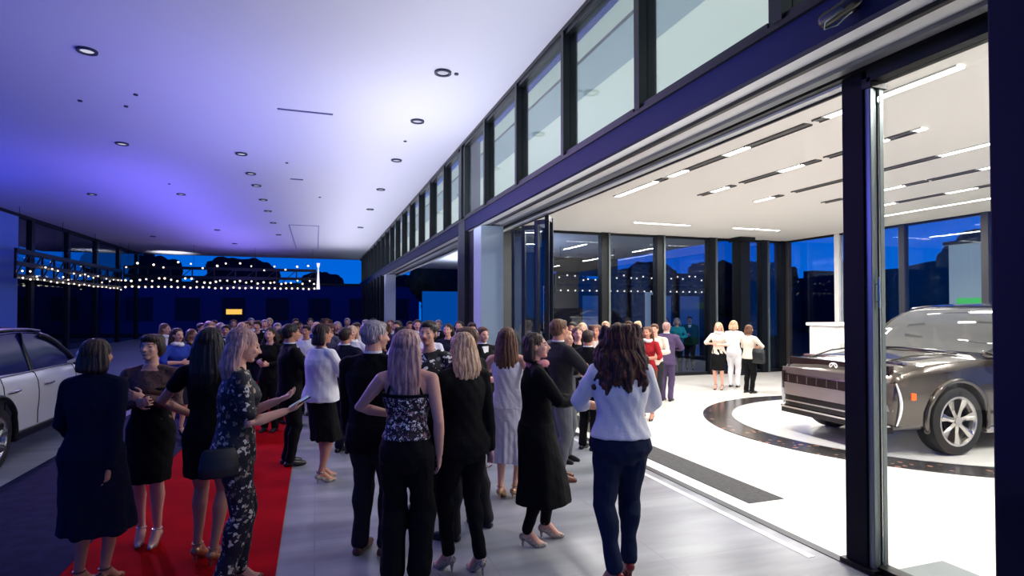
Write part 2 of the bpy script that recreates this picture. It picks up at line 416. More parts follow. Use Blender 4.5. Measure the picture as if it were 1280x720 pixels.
for i, (x, y) in enumerate([(2.03,8.62),(-3.9,11.84),(-3.23,11.9),(-4.02,18.83),(1.8,12.43),(-.7,15.2),(.1,19.5),(-2.9,11.2)]):
    f = MB(); f.disc((0,0,-.02),.035,.02,12,r2=.035); o = f.build('ceiling_sensor', dark_in); o.location = (x,y,ZC)
    tag(o, 'tiny sensor dot on the canopy %s' % ['beside the nearest facade downlight','over the left mat, left dot of a pair','over the left mat, right dot of a pair','behind the left downlight','between facade downlights','behind the near linear slot','towards the far linear slot','left of the near linear slot'][i], 'sensor', 'ceiling sensors')
for nm, (x0,x1,y,w_) in {'near':(-.68,.28,11.17,.03),'far':(-.69,-.36,17.05,.05)}.items():
    thingbox('linear_slot', (x0,y-w_,ZC-.012),(x1,y+w_,ZC-.0), mat('slot_grey', (80,80,120), .6), 'thin grey linear slot in the canopy ceiling, %s one' % nm, 'linear slot')  # plain thin grey slots on the canopy ceiling
f = MB(); y0,y1,x0,x1 = 26.2,36,-1.1,.1
for a,b in (((x0,y0),(x1,y0)),((x1,y0),(x1,y1)),((x0,y0),(x0,y1))): f.bar((a[0],a[1],ZC-.01),(b[0],b[1],ZC-.01),.03,.02)
f.build('trim_30', mat('seam', (120,120,170), .7))['kind'] = 'structure'
# showroom strips
rows = {5.1:[('b',9.16,7.9),('d',7.86,7.64),('b',7.51,7.11),('d',7.09,6.25),('b',6.25,5.85),('d',5.84,4.9),('d',4.8,4.67),('b',4.66,4.42),('b',4.3,3.33),('b',2.6,1.0)],
6.45:[('d',8.58,8.27),('b',8.25,7.88),('d',7.85,7.71),('d',7.52,6.74),('b',6.72,6.33),('d',6.3,6.03),('d',5.9,5.6),('b',5.4,5.05),('d',5.03,4.71),('b',4.7,4.6),('b',3.4,1.2)],
7.8:[('b',8.74,8.32),('d',8.28,8.09),('d',7.82,6.77),('d',6.19,5.38),('b',5.35,4.3),('b',3.0,.8)],
9.1:[('d',8.41,7.98),('b',7.21,6.85),('d',6.82,6.46),('d',6.41,5.71),('b',5.68,4.6)],
10.4:[('b',8.31,8.01),('d',7.94,7.04),('b',7.04,6.56),('d',6.56,5.6)],11.6:[('b',9.46,8.15),('b',8.11,6.5)]}
strip = emis('strip_light', (255,250,240), 14)
slotm = mat('strip_slot_dark', (84,84,84), .5)
nb = 0
for X, l in rows.items():
    q = {'b':0,'d':0}
    for (a, y1, y0) in l:
        q[a] += 1; ordn = ['farthest','second farthest','third farthest','fourth farthest','fifth farthest','sixth farthest'][q[a]-1]
        rown = {5.1:'the row nearest the entrance',6.45:'the second row from the entrance',7.8:'the third row from the entrance',9.1:'the fourth row from the entrance',10.4:'the fifth row from the entrance',11.6:'the row by the right wall'}[X]
        w_ = .05 if a == 'b' else .055
        if a == 'b':
            o = empty('strip_light', (X,(y0+y1)/2,ZI)); h = (y1-y0)/2
            f = MB(); f.box((-w_,-h,-.012),(w_,h,-.002)); f.build('diffuser', strip, o)
            f = MB(); f.box((-w_-.012,-h-.01,-.016),(-w_,h+.01,0)); f.box((w_,-h-.01,-.016),(w_+.012,h+.01,0)); f.build('light_frame', white_paint, o)
            tag(o, '%s lit ceiling strip in %s' % (ordn, rown), 'strip light', 'lit showroom ceiling strips')
        else:
            f = MB(); f.box((X-w_,y0,ZI-.008),(X+w_,y1,ZI)); 
            for s in (-1,1): f.box((X+s*w_-.006,y0,ZI-.02),(X+s*w_+.006,y1,ZI))
            o = f.build('ceiling_slot', slotm); tag(o, '%s dark ceiling slot in %s' % (ordn, rown), 'ceiling slot', 'dark showroom ceiling slots')
for i, (x0, x1) in enumerate([(7.0,7.7),(7.75,8.5),(9.8,10.4),(10.5,11.2)]):
    o = empty('strip_light', ((x0+x1)/2,11.7,ZI)); h = (x1-x0)/2
    f = MB(); f.box((-h,-.05,-.012),(h,.05,-.002)); f.build('diffuser', strip, o)
    f = MB(); f.box((-h,-.062,-.016),(h,-.05,0)); f.box((-h,.05,-.016),(h,.062,0)); f.build('light_frame', white_paint, o)
    tag(o, 'lit strip crossing the ceiling before the back glazing, %s' % ['leftmost','second from left','third from left','rightmost'][i], 'strip light', 'cross strips')

# fixture on beam above the opening
o = tag(empty('beam_camera', (3.0,1.58+.0,3.62)), 'small dark bracketed camera fixed on the navy beam at the top right', 'camera')
o.location = (3.02,2.55,3.62)
f = MB(); f.box((-.06,-.03,-.05),(0,.03,.06)); f.tube([(-.06,0,0),(-.1,-.03,-.03),(-.12,-.1,-.05)],.012); f.build('bracket', black, o)
f = MB(); f.tube([(-.12,-.1,-.05),(-.12,.1,-.07)],[.04,.045],14); f.build('housing', black, o, smooth=True)
f = MB(); f.tube([(-.12,.11,-.12),(-.165,.06,-.11),(-.16,-.05,-.08),(-.08,-.05,-.08),(-.075,.06,-.11),(-.12,.11,-.12)],.006,8); f.build('rim_guard', alu, o, smooth=True)

# ------------------------------------------------------------------ light trusses with globes
bulb_m = emis('globe_glow', (255,236,214), 2.2)
globe = MB(); globe.ell((0,0,0),(.055,.055,.055),10); globe_me = globe.build('globe_bulb', bulb_m, smooth=True)
used_globe = False
def place_globe(p, label, group, s=1.0):
    s *= .78
    global used_globe
    o = globe_me if not used_globe else globe_me.copy()
    if used_globe: COL.objects.link(o)
    used_globe = True
    o.location = p; o.scale = (s,s,s); tag(o, label, 'bulb', group)
def truss(a, b, z0, z1, label):
    a, b = V(a), V(b); L = (b-a).length; d = (b-a)/L
    o = tag(empty('light_truss', (a.x,a.y,0)), label, 'truss'); A = V((0,0,0)); B = b-a
    f = MB()
    for z in (z0, (z0+z1)/2, z1): f.bar(A+V((0,0,z)), B+V((0,0,z)), .09, .16)
    n = int(L/1.0)
    for i in range(n+1):
        p = d*L*i/n; f.bar(p+V((0,0,z0)), p+V((0,0,z1)), .06, .06, ref=d)
        if i < n: q = d*L*(i+1)/n; f.bar(p+V((0,0,z0)), q+V((0,0,z1)), .04, .04)
    f.build('lattice', black, o)
    f = MB()
    for t in (.02,.34,.66,.98): f = MB(); p = d*L*t; f.tube([p+V((0,0,z1)), p+V((0,0,ZC))],.008,6); f.build('hanger', black, o)
truss((-9.8,36.1,0),(0,36.1,0),3.15,4.15,'long black truss of globe lights across the far end of the canopy')
truss((-9.9,24.5,0),(-9.9,36,0),3.0,3.9,'black truss of globe lights along the left glazing')
rr = random.Random(3)
for i in range(32):
    x = -9.7+i*.31
    place_globe((x,36.0,3.07+rr.uniform(-.03,.03)), 'small warm globe in the bottom row of the far truss', 'bottom row of globes on the far truss', 1.25)
    place_globe((x+rr.uniform(-.08,.08),35.98,3.45+rr.uniform(-.12,.12)), 'small warm globe in the middle row of the far truss', 'middle row of globes on the far truss', 1.1+rr.random()*.3)
    if i % 2 == 0: place_globe((x+rr.uniform(-.1,.1),35.98,4.25+rr.uniform(-.15,.25)), 'small warm globe in the top row of the far truss', 'top row of globes on the far truss', 1.0+rr.random()*.5)
for i in range(20):
    y = 24.8+i*.57
    place_globe((-9.8,y,2.93+rr.uniform(-.03,.03)), 'small warm globe in the lower row of the left truss', 'lower row of globes on the left truss', .8)
    place_globe((-9.8,y+rr.uniform(-.1,.1),3.25+rr.uniform(-.2,.2)), 'small warm globe in the upper row of the left truss', 'upper row of globes on the left truss', .8)
f = MB(); f.disc((0,0,3.05),.1,1.3,12,r2=.03); f.disc((0,0,4.35),.06,.25,12,r2=.1)
o = f.build('end_lamp', emis('finial', (230,230,255), 1.2), bpy.data.objects['light_truss'], smooth='auto'); o.location = (9.92,-.1,0); o['label'] = 'tall pale glowing cone'

# ------------------------------------------------------------------ lights
def area(name, loc, size, power, col, rot=(0,0,0), sy=None, spread=180):
    l = bpy.data.lights.new(name, 'AREA'); l.energy = power; l.color = col; l.size = size; l.spread = math.radians(spread)
    if sy: l.shape = 'RECTANGLE'; l.size_y = sy
    o = bpy.data.objects.new(name, l); o.location = loc; o.rotation_euler = rot; COL.objects.link(o); return o
def spot(name, loc, target, power, col, ang=60, rad=.05, blend=.6):
    l = bpy.data.lights.new(name, 'SPOT'); l.energy = power; l.color = col; l.spot_size = math.radians(ang); l.spot_blend = blend; l.shadow_soft_size = rad
    o = bpy.data.objects.new(name, l); o.location = loc
    o.rotation_euler = (V(target)-V(loc)).to_track_quat('-Z','Y').to_euler(); COL.objects.link(o); return o
UP = (PI,0,0)  # upward washes are unseen area lights without fixtures
area('wash_blue_near', (-9.5,6,2.6), 2, 260, (.004,.06,1), UP, 9)
area('wash_blue', (-9.5,16,2.6), 2, 170, (.01,.05,1), UP, 8)
area('wash_blue_mid', (-4,4.5,2.9), 1, 55, (.02,.06,1), UP, 5)
area('wash_violet', (-4.5,22,2.9), 1.5, 280, (.19,.14,1), UP, 12)
area('wash_violet_near', (-1.6,12,2.9), 1.2, 100, (.24,.22,1), UP, 7)
area('wash_violet_far', (-4,33,2.9), 2, 230, (.26,.18,1), UP, 10)
area('wash_white', (1.5,22,3.0), .4, 520, (.84,.84,1), UP, 26)  # white washes are added to brighten the ceiling beside the facade
area('wash_white_near', (2.3,7.6,3.2), .4, 82, (.86,.88,1), UP, 9)
area('soffit_wash', (2.3,7,2.5), .3, 45, (.95,.97,1), (PI,math.radians(-38),0), 9)  # added unseen light to brighten the soffit
area('bay_wash', (5.5,19,2.7), .6, 220, (.8,.86,1), UP, 8)  # added unseen light to brighten the ceiling of the second bay
spot('far_glow', (-8.6,41,4.3), (-8.6,41.2,5.5), 180, (.9,.9,1), 110)
for x in (5.1, 7.8, 10.4):
    for y in (2.5, 6.5, 10.5):
        area('showroom_fill', (x,y,ZI-.03), .1, 128, (1,.965,.92), (0,0,0), 1.6)  # added area lights under the ceiling that brighten the room besides the strips
spot('crowd_blue', (-9.0,14,4.6), (-.5,8,1.0), 1300, (.10,.12,1), 50, .15)
spot('crowd_violet', (-5,16,5.2), (0,10,1.2), 1900, (.6,.33,1), 60, .15)
for (x, y) in [(1.83,8.63),(1.83,11.02),(1.83,5.6)]:
    spot('downlight_beam', (x,y,ZC-.05), (x+.5,y,0), 110, (1,.99,.97), 60, .05)
spot('downlight_carpet', (-1.66,8.3,ZC-.05), (-1.3,7.6,0), 90, (1,.8,.75), 70, .05)
spot('downlight_front', (1.6,1.4,ZC-.05), (1.6,4.0,.2), 80, (1,.98,.97), 60, .15)

# ------------------------------------------------------------------ far surroundings
bark = mat('bark', (30,26,24), .9); leaf = mat('night_foliage', (16,30,46), .9, var=.4, vscale=1.5)
def tree(x, y, h, r, label, grp='trees beyond the canopy'):
    o = tag(empty('tree', (x,y,-.04)), label, 'tree', grp)
    t = MB(); t.tube([(0,0,0),(.1,.05,h*.35),(0,0,h*.7)],[.22,.17,.08],8); t.build('trunk', bark, o, smooth=True)
    c = MB(); rg = random.Random(int(x*10+y))
    for i in range(9):
        a = rg.random()*2*PI; q = rg.random()*r*.75
        c.ell((math.cos(a)*q, math.sin(a)*q, h*(.42+.4*rg.random())), (r*(.4+.25*rg.random()),)*2+(h*(.14+.1*rg.random()),), 10)
    def dsp(co, nr):
        f = np.sin(co[:,0]*3.1+co[:,1]*2.2)*np.cos(co[:,2]*3.7+co[:,0])+np.sin(co[:,1]*7+co[:,2]*6)*.5
        return co+nr*(f*.22)[:,None]
    vox(c, 'crown', .3, leaf, o, 1, dsp)
TL = ['tall dark tree left behind the far truss','dark round tree behind the far truss, left half','low dark tree behind the far truss, middle','dark tree behind the far truss, right half','dark tree seen just right of the glowing finial','dark tree at the end of the facade','dark tree seen through the second opening','second dark tree seen through the second opening','dark tree outside the back glazing','tall dark tree outside the showroom corner','dark tree behind the right glazing, left','dark tree behind the right glazing, right']
for i, (x,y,h,r_) in enumerate([(-17,66,8.0,4),(-8,66,8.2,4.2),(0,66,6.4,3.2),(-29,50,6.2,4),(-40,42,6,4),(8,66,6.2,3.2),(9,42,5.2,2.6),(15,52,6.2,4),(24,38,6.2,4),(25,30,5.2,3),(30,18,6,4),(33,9,6.5,3.5)]):
    tree(x,y,h,r_,TL[i])
navyb = mat('navy_render', (34,64,150), .8)
o = tag(empty('office_building', (-6,54,-.04)), 'long low navy building across the far end behind the crowd', 'building')
f = MB(); f.box((-16,-1,0),(15,6,4.0)); f.build('wall', navyb, o)
f = MB(); f.box((-16.2,-1.2,4.0),(15.2,6.2,4.2)); f.build('roof', black, o)
for i in range(9):
    f = MB(); f.box((-15+3.4*i,-1.05,1.0),(-13.2+3.4*i,-.98,2.9)); w_ = f.build('window', mat('dark_window', (12,26,76), .7), o)
for (x0,y0,x1,y1,z,lb) in [(14,44,60,46,4.5,'dark blue hedge bank beyond the back glazing'),(44,-4,46,43,5.2,'long dark blue bank beyond the right glazing')]:
    f = MB(); n = 40; rg = random.Random(9); vs = []; fs = []
    for i in range(n+1):
        t = i/n; zz = z+math.sin(i*.5)*.35+rg.random()*.25; px_, py_ = (x0+(x1-x0)*t, y0) if x1-x0 > y1-y0 else (x0, y0+(y1-y0)*t)
        dx, dy = (0,2) if x1-x0 > y1-y0 else (2,0)
        vs += [(px_,py_,-.04),(px_,py_,zz),(px_+dx,py_+dy,zz),(px_+dx,py_+dy,-.04)]
    for i in range(n):
        a = i*4; fs += [[a,a+1,a+5,a+4],[a+1,a+2,a+6,a+5],[a+2,a+3,a+7,a+6]]
    fs += [[0,3,2,1],[n*4,n*4+1,n*4+2,n*4+3]]
    f.add(vs, fs); tag(f.build('hedge_bank', mat('hedge_navy', (14,26,70), .9)), lb, 'hedge')
# outside boards and posts; blue light on the blue ones put in as glow
lp = mat('pale_board', (150,170,205), .6)
def board(x0,x1,y,z0,z1,m,label,cat='banner',name='banner_stand'):
    o = tag(empty(name, ((x0+x1)/2,y,0)), label, cat); h = (x1-x0)/2
    f = MB(); f.box((-h,-.03,z0),(h,.03,z1)); f.build('banner_face', m, o)
    f = MB(); f.box((-h-.04,-.04,z0-.04 if z0 > .1 else 0),(-h,.04,z1+.04)); f.box((h,-.04,z0-.04 if z0 > .1 else 0),(h+.04,.04,z1+.04)); f.box((-h,-.04,z1),(h,.04,z1+.04))
    if z0 > .3: f.box((-h-.04,-.04,0),(-h,.04,z0)); f.box((h,-.04,0),(h+.04,.04,z0))
    f.box((-h-.1,-.2,0),(h+.1,.2,.03)); f.build('stand', black, o); return o
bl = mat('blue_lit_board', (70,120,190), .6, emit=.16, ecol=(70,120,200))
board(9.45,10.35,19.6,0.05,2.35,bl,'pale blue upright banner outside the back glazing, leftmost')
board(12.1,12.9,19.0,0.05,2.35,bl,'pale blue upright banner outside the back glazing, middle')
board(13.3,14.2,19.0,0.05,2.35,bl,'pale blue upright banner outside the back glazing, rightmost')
board(6.3,8.8,36,.2,3.0,emis('blue_light_glow', (0,78,176), .75),'large blue panel seen through the second opening, its light put in as glow','glow_panel','glow_panel')  # blue light falling on this panel is put in as emission
board(18.2,18.9,29.4,.8,3.0,mat('white_board', (220,225,225), .6, emit=.3, ecol=(200,220,220)),'small white upright board outside the corner of the showroom')
truss((7.3,17.0,0),(13.4,17.0,0),2.5,3.0,'black truss of globe lights outside the showroom back glazing')
for i in range(24):
    x = 7.4+i*.255
    place_globe((x,16.9,2.44), 'tiny globe in the lower row of the truss outside the back glazing', 'lower row of globes outside the back glazing', .62)
    place_globe((x+rr.uniform(-.06,.06),16.9,2.86+rr.uniform(-.08,.2)), 'tiny globe in the upper row of the truss outside the back glazing', 'upper row of globes outside the back glazing', .62)
# right-hand outside: pale hut and green sign
o = tag(empty('kiosk', (17.5,11.35,0)), 'pale blue-white kiosk outside the right glazing behind the dark car', 'kiosk')
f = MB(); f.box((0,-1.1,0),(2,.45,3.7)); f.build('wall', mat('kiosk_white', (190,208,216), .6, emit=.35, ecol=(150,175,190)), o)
f = MB(); f.box((-.1,-1.2,3.7),(2.1,.55,3.8)); f.build('roof', dkgrey, o)
f = MB(); f.box((-.02,-1.0,.0),(0,-.1,2.1)); f.build('door', mat('kiosk_door', (120,140,150), .6), o)
o = tag(empty('sign', (13.9,9.05,0)), 'glowing green band sign behind the dark car roof', 'sign')
f = MB(); f.box((-.02,-.55,1.86),(.04,.15,2.08)); f.build('lit_band', emis('green_glow', (90,215,110), .8), o)
f = MB(); f.box((0,-.5,0),(.04,-.44,1.86)); f.build('post', black, o)
f = MB(); f.box((0,.05,0),(.04,.11,1.86)); f.build('post', black, o)
board(14.5,15.6,12.9,2.2,3.2,mat('dark_poster', (18,30,60), .5),'dark raised board outside the right glazing')
# amber sign over the crowd
o = tag(empty('sign', (-3.9,32,0)), 'small glowing amber rectangular sign on a post above the far crowd', 'sign')
f = MB(); f.box((-.36,-.05,1.6),(.36,0,1.86)); f.build('lit_panel', emis('amber_glow', (245,190,90), 1.1), o)
f = MB(); f.box((-.4,0,1.56),(.4,.05,1.9)); f.build('sign_frame', black, o)
f = MB(); f.tube([(0,.03,0),(0,.03,1.6)],.03,8); f.build('post', black, o)
# white plinth behind the dark car
o = tag(empty('display_plinth', (8.9,8.25,.012), math.radians(-2)), 'white display plinth standing behind the bonnet of the dark car', 'plinth')
f = MB(); f.box((-.04,-.3,0),(.8,.3,1.5)); f.build('body', mat('plinth_white', (238,236,232), .4), o, bevel=.03)
f = MB(); f.box((-.08,-.34,1.5),(.84,.34,1.56)); f.build('top', mat('plinth_white', (238,236,232), .4), o, bevel=.015)
f = MB(); f.box((.06,-.33,.3),(.70,-.30,1.2)); f.build('front_panel', mat('plinth_panel', (200,198,194), .4), o, bevel=.01)

# ------------------------------------------------------------------ turntable ring
def annulus(name, c, r0, r1, z0, z1, m, n=96):
    b = MB(); b.rings([(V(c)+V((0,0,z0)),V((r0,0,0)),V((0,r0,0))),(V(c)+V((0,0,z1)),V((r0,0,0)),V((0,r0,0))),(V(c)+V((0,0,z1)),V((r1,0,0)),V((0,r1,0))),(V(c)+V((0,0,z0)),V((r1,0,0)),V((0,r1,0)))],n,close=True)
    return b.build(name, m)
TC = (8.85,6.6,0)
ring_m = pattern('glossy_dark_ring', (58,56,56), [(96,84,80),(52,48,50),(150,110,95),(70,66,66)], 9, .28, .18)
o = tag(empty('turntable', TC), 'round car turntable with a glossy dark ring around a white disc', 'turntable')
r_ = annulus('ring', (0,0,0), 2.62, 3.08, 0, .012, ring_m); r_.parent = o
b = MB(); b.disc((0,0,0),2.6,.012,96); b.build('disc', mat('turntable_white', (236,234,230), .2), o)
a_ = annulus('steel_edge', (0,0,0), 2.60, 2.62, 0, .014, alu); a_.parent = o

# ------------------------------------------------------------------ cars
def interp(t, tab):
    for i in range(len(tab)-1):
        a, b = tab[i], tab[i+1]
        if t <= b[0]:
            k = (t-a[0])/(b[0]-a[0]) if b[0] > a[0] else 0
            k = max(0, k); k = k*k*(3-2*k) if False else k
            return [a[j]+(b[j]-a[j])*k for j in range(1, len(a))]
    return list(tab[-1][1:])
def car(label, loc, rz, L, W, H, wr, xf, xr, belt, hood, paint, roofm, glassm, rimm, kind):
    root = tag(empty('car', loc, rz), label, 'car')
    hw = W/2
    # stations: x, halfwidth, zbottom, zshoulder, ztop
    st = [(0.0,.74*hw,.42,.62*belt,.66*belt),(.05,.86*hw,.34,.76*belt,.80*belt),(.16,.93*hw,.30,.86*belt,hood-.13),(.45,.975*hw,.29,.93*belt,hood-.05),(1.0,hw,.28,.97*belt,hood),
          (L*.30,hw,.27,belt,hood+.05),(L*.38,hw,.27,belt,belt+.05),(L*.6,hw,.27,belt+.01,belt+.06),(L*.85,.985*hw,.28,belt+.04,belt+.08),(L-.22,.95*hw,.33,belt+.03,belt+.06),(L-.06,.89*hw,.38,belt-.02,belt+.02),(L,.80*hw,.44,belt-.12,belt-.08)]
    b = MB(); rr_ = []; xs = []
    x = 0
    while x < L-1e-6: xs.append(x); x += .03 if x < .2 or x > L-.25 else .10
    xs.append(L); vs = []; nv = None
    for x in xs:
        w_, zb, zs, zt = interp(x, st); hh = zs-zb
        half = [(0,zb),(.45*w_,zb),(.82*w_,zb),(.95*w_,zb+.05),(.985*w_,zb+.12*hh),(.985*w_,zb+.34*hh),(1.0*w_,zb+.52*hh),(1.0*w_,zb+.68*hh),(.985*w_,zb+.84*hh),(.955*w_,zb+.95*hh),(.92*w_,zs),(.80*w_,zs+(zt-zs)*.62),(.55*w_,zt-.006),(.3*w_,zt+.012),(0,zt+.016)]
        ring = [(x,y,z) for y,z in half]+[(x,-y,z) for y,z in half[-2:0:-1]]
        nv = len(ring); vs += ring
    fs = []
    for j in range(len(xs)-1):
        for i in range(nv): fs.append([j*nv+i, j*nv+(i+1)%nv, (j+1)*nv+(i+1)%nv, (j+1)*nv+i])
    fs += [list(range(nv))[::-1], [(len(xs)-1)*nv+i for i in range(nv)]]
    b.add(vs, fs)
    import bmesh
    me = b.mesh('body'); bm = bmesh.new(); bm.from_mesh(me); bmesh.ops.recalc_face_normals(bm, faces=bm.faces); bm.to_mesh(me); bm.free()
    cut = MB()
    for xc in (xf, xr):
        for s in (-1,1): cut.disc((xc, s*(hw+.2), wr+.01), wr+.065, -s*.62, 40, (0,1,0))
    cm = cut.mesh('cut'); bm = bmesh.new(); bm.from_mesh(cm); bmesh.ops.recalc_face_normals(bm, faces=bm.faces); bm.to_mesh(cm); bm.free()
    co_ = link(bpy.data.objects.new('cut', cm))
    me2 = evaluated(me, [('BOOLEAN', dict(operation='DIFFERENCE', solver='EXACT', object=co_))])
    bpy.data.objects.remove(co_)
    me2.materials.clear(); me2.materials.append(paint)
    for p in me2.polygons: p.use_smooth = True
    me2.set_sharp_from_angle(angle=math.radians(32)); me2.name = 'body'
    body = link(bpy.data.objects.new('body', me2), root)
    # greenhouse
    a0, a1 = L*.285, L*.985
    gt = [(a0,.90*hw,hood+.03,hood+.05),(L*.33,.89*hw,belt,belt+.27*(H-belt)),(L*.40,.86*hw,belt,belt+.72*(H-belt)),(L*.455,.83*hw,belt,belt+.93*(H-belt)),(L*.52,.81*hw,belt,H-.01),(L*.62,.81*hw,belt,H),(L*.80,.80*hw,belt,H-.03),(L*.92,.78*hw,belt,H-.10),(L*.955,.80*hw,belt,belt+.6*(H-belt)),(a1,.84*hw,belt,belt+.03)]
    b = MB(); vs = []; xs = [a0+(a1-a0)*i/40 for i in range(41)]
    prof = {}
    for x in xs:
        w_, zb, zt = interp(x, gt); h_ = zt-zb; wb = .915*hw
        wt = wb+(w_-.07*hw-wb)*min(1, h_/(H-belt)) 
        half = [(0,zb-.05),(wb,zb-.05),(wb,zb),(wb+(wt-wb)*.5,zb+.5*h_),(wt,zt-.10*min(1,h_*3)),(wt-.06,zt-.03*min(1,h_*3)),(wt*.6,zt-.004),(0,zt)]
        prof[x] = half
        ring = [(x,y,z) for y,z in half]+[(x,-y,z) for y,z in half[-2:0:-1]]; nv = len(ring); vs += ring
    fs = []
    for j in range(len(xs)-1):
        for i in range(nv): fs.append([j*nv+i, j*nv+(i+1)%nv, (j+1)*nv+(i+1)%nv, (j+1)*nv+i])
    fs += [list(range(nv))[::-1], [(len(xs)-1)*nv+i for i in range(nv)]]
    b.add(vs, fs); b.build('windows', glassm, root, smooth='auto')
    def P(x, i, s, off=.012):
        x = min(xs, key=lambda q: abs(q-x)); y, z = prof[x][i]; return V((x, s*(y+off), z+off*.4))
    # roof skin
    b = MB(); rx = [x for x in xs if L*.45 <= x <= L*.93]
    vs = []; n = 0
    for x in rx:
        h = prof[x]; row = [(x,-(h[5][0]+.045),h[5][1]-.03),(x,-(h[5][0]),h[5][1]+.012),(x,-h[6][0],h[6][1]+.02),(x,0,h[7][1]+.022),(x,h[6][0],h[6][1]+.02),(x,h[5][0],h[5][1]+.012),(x,h[5][0]+.045,h[5][1]-.03)]
        n = len(row); vs += row+[(p[0],p[1]*.97,p[2]-.03) for p in row]
    fs = []; m_ = 2*n
    for j in range(len(rx)-1):
        for i in range(n-1):
            a = j*m_+i; fs.append([a,a+1,a+m_+1,a+m_]); fs.append([a+n,a+n+m_,a+n+m_+1,a+n+1])
        fs.append([j*m_,j*m_+m_,j*m_+m_+n,j*m_+n]); fs.append([j*m_+n-1,j*m_+2*n-1,j*m_+m_+2*n-1,j*m_+m_+n-1])
    fs.append(list(range(n))+[n+i for i in range(n-1,-1,-1)]); e_ = (len(rx)-1)*m_; fs.append([e_+i for i in range(n)]+[e_+n+i for i in range(n-1,-1,-1)])
    b.add(vs, fs); b.build('roof', roofm, root, smooth='auto')
    for s in (-1, 1):
        b = MB(); pts = [P(x,4 if x > L*.32 else 2,s) for x in [L*.29,L*.32,L*.35,L*.38,L*.41,L*.44,L*.47]]
        b.tube(pts, .045, 8, flat=.6); b.build('front_pillar', paint if kind == 'suv' else black, root, smooth=True)
        b = MB(); xm = L*.60; b.tube([P(xm,2,s,.004),P(xm-.02,3,s,.004),P(xm-.05,4,s,.004)], .045, 8, flat=.4); b.build('door_pillar', black, root, smooth=True)
        b = MB(); b.tube([P(L*.90,2,s),P(L*.885,3,s),P(L*.87,4,s)], [.16,.12,.08], 10, flat=.25); b.build('rear_pillar', paint, root, smooth=True)
        b = MB(); b.tube([V((x, s*(.93*hw), belt+.012)) for x in [L*.33+i*(L*.58)/10 for i in range(11)]], .012, 6); b.build('belt_trim', rimm, root, smooth=True)
        b = MB(); b.tube([P(x,5,s,.02) for x in [L*.46+i*(L*.44)/10 for i in range(11)]], .02, 6); b.build('roof_rail', roofm, root, smooth=True)
        # seams of the doors
        for k_, (xa, nm) in enumerate([(L*.345,'door_seam'),(L*.60,'door_seam'),(L*.775,'door_seam')]):
            b = MB(); w_, zb, zs, zt = interp(xa, st); hh = zs-zb
            b.tube([(xa,s*(.986*w_),zb+.14*hh),(xa,s*(.987*w_),zb+.34*hh),(xa,s*(1.001*w_),zb+.52*hh),(xa,s*(1.001*w_),zb+.68*hh),(xa,s*(.987*w_),zb+.84*hh),(xa,s*(.957*w_),zb+.95*hh),(xa,s*(.922*w_),zs)], .006, 6)
            b.build(nm, black, root)
        for xa in (L*.54, L*.735):
            b = MB(); b.tube([(xa-.13,s*(hw+.012),belt-.17),(xa,s*(hw+.03),belt-.17),(xa+.13,s*(hw+.012),belt-.17)], .016, 8, flat=.6); b.build('door_handle', rimm, root, smooth=True)
        b = MB(); b.ell((L*.355, s*(hw+.14), belt+.13), (.09,.14,.10), 14); b.tube([(L*.36,s*(hw*.9),belt+.02),(L*.357,s*(hw+.06),belt+.08)],.03,8)
        vox(b, 'side_mirror', .012, paint if kind == 'white' else black, root)
        b = MB(); b.box((xf+wr+.1, s*hw*.93-.035, .24),(xr-wr-.1, s*hw*.93+.035, .33)); b.build('sill', rimm if kind == 'suv' else black, root, bevel=.015)
        for xc in (xf, xr):   # arch lips
            b = MB(); pts = []
            for i in range(25):
                t = PI*(-.07)+PI*1.14*i/24; x_ = xc+math.cos(t)*(wr+.075); z_ = wr+.01+math.sin(t)*(wr+.075)
                w_, zb, zs, zt = interp(x_, st); hh = zs-zb; q = (z_-zb)/hh
                yy = (.985 if q < .4 else 1.0 if q < .7 else .985)*w_
                if z_ > .22: pts.append((x_, s*(yy+.004), z_))
            b.tube(pts, .032, 8, ref=(0,1,0), flat=1.0); b.build('arch_trim', paint if kind == 'suv' else black, root, smooth=True)
    # wheels
    tyre = mat('tyre_rubber', (22,22,23), .7)
    for xc in (xf, xr):
        for s in (-1, 1):
            yc = s*(hw-.135)
            wroot = MB(); prof_t = [(wr-.13,-.115),(wr-.05,-.13),(wr-.012,-.115),(wr,-.08),(wr,.08),(wr-.012,.115),(wr-.05,.13),(wr-.13,.115)]
            wroot.rings([(V((0,y,0)),V((r0,0,0)),V((0,0,r0))) for r0,y in prof_t], 48, close=True)
            wo = wroot.build('wheel', tyre, root, smooth='auto'); wo.location = (xc, yc, wr)
            b = MB(); R_ = wr-.125
            b.rings([(V((0,s*y,0)),V((r0,0,0)),V((0,0,r0))) for r0,y in [(R_+.01,.11),(R_+.012,.125),(R_-.012,.125),(R_-.03,.10),(R_-.035,-.08),(R_+.01,-.08)]], 48, close=True)
            b.build('rim', rimm, wo, smooth='auto')
            b = MB(); b.disc((0,s*.02,0), R_-.03, -s*.02, 40, (0,1,0)); b.disc((0,s*.04,0), .17, s*.02, 30, (0,1,0)); b.build('brake_disc', mat('brake_dark', (36,36,38), .4, .6), wo)
            ns = 7
            for k_ in range(ns):
                t = 2*PI*k_/ns+.2
                b = MB(); d = V((math.cos(t),0,math.sin(t))); n_ = V((-math.sin(t),0,math.cos(t))); yv = V((0,s,0))
                q = []
                for rad, ww, yy in ((.05,.03,.105),(R_*.5,.028,.10),(R_-.015,.055,.115)):
                    c = d*rad+yv*yy
                    q.append((c, n_*ww, yv*.018))
                b.rings(q, 4); b.build('spoke', rimm, wo)
            b = MB(); b.disc((0,s*.085,0), .065, s*.04, 20, (0,1,0), .055); b.build('hub_cap', rimm, wo, smooth='auto')
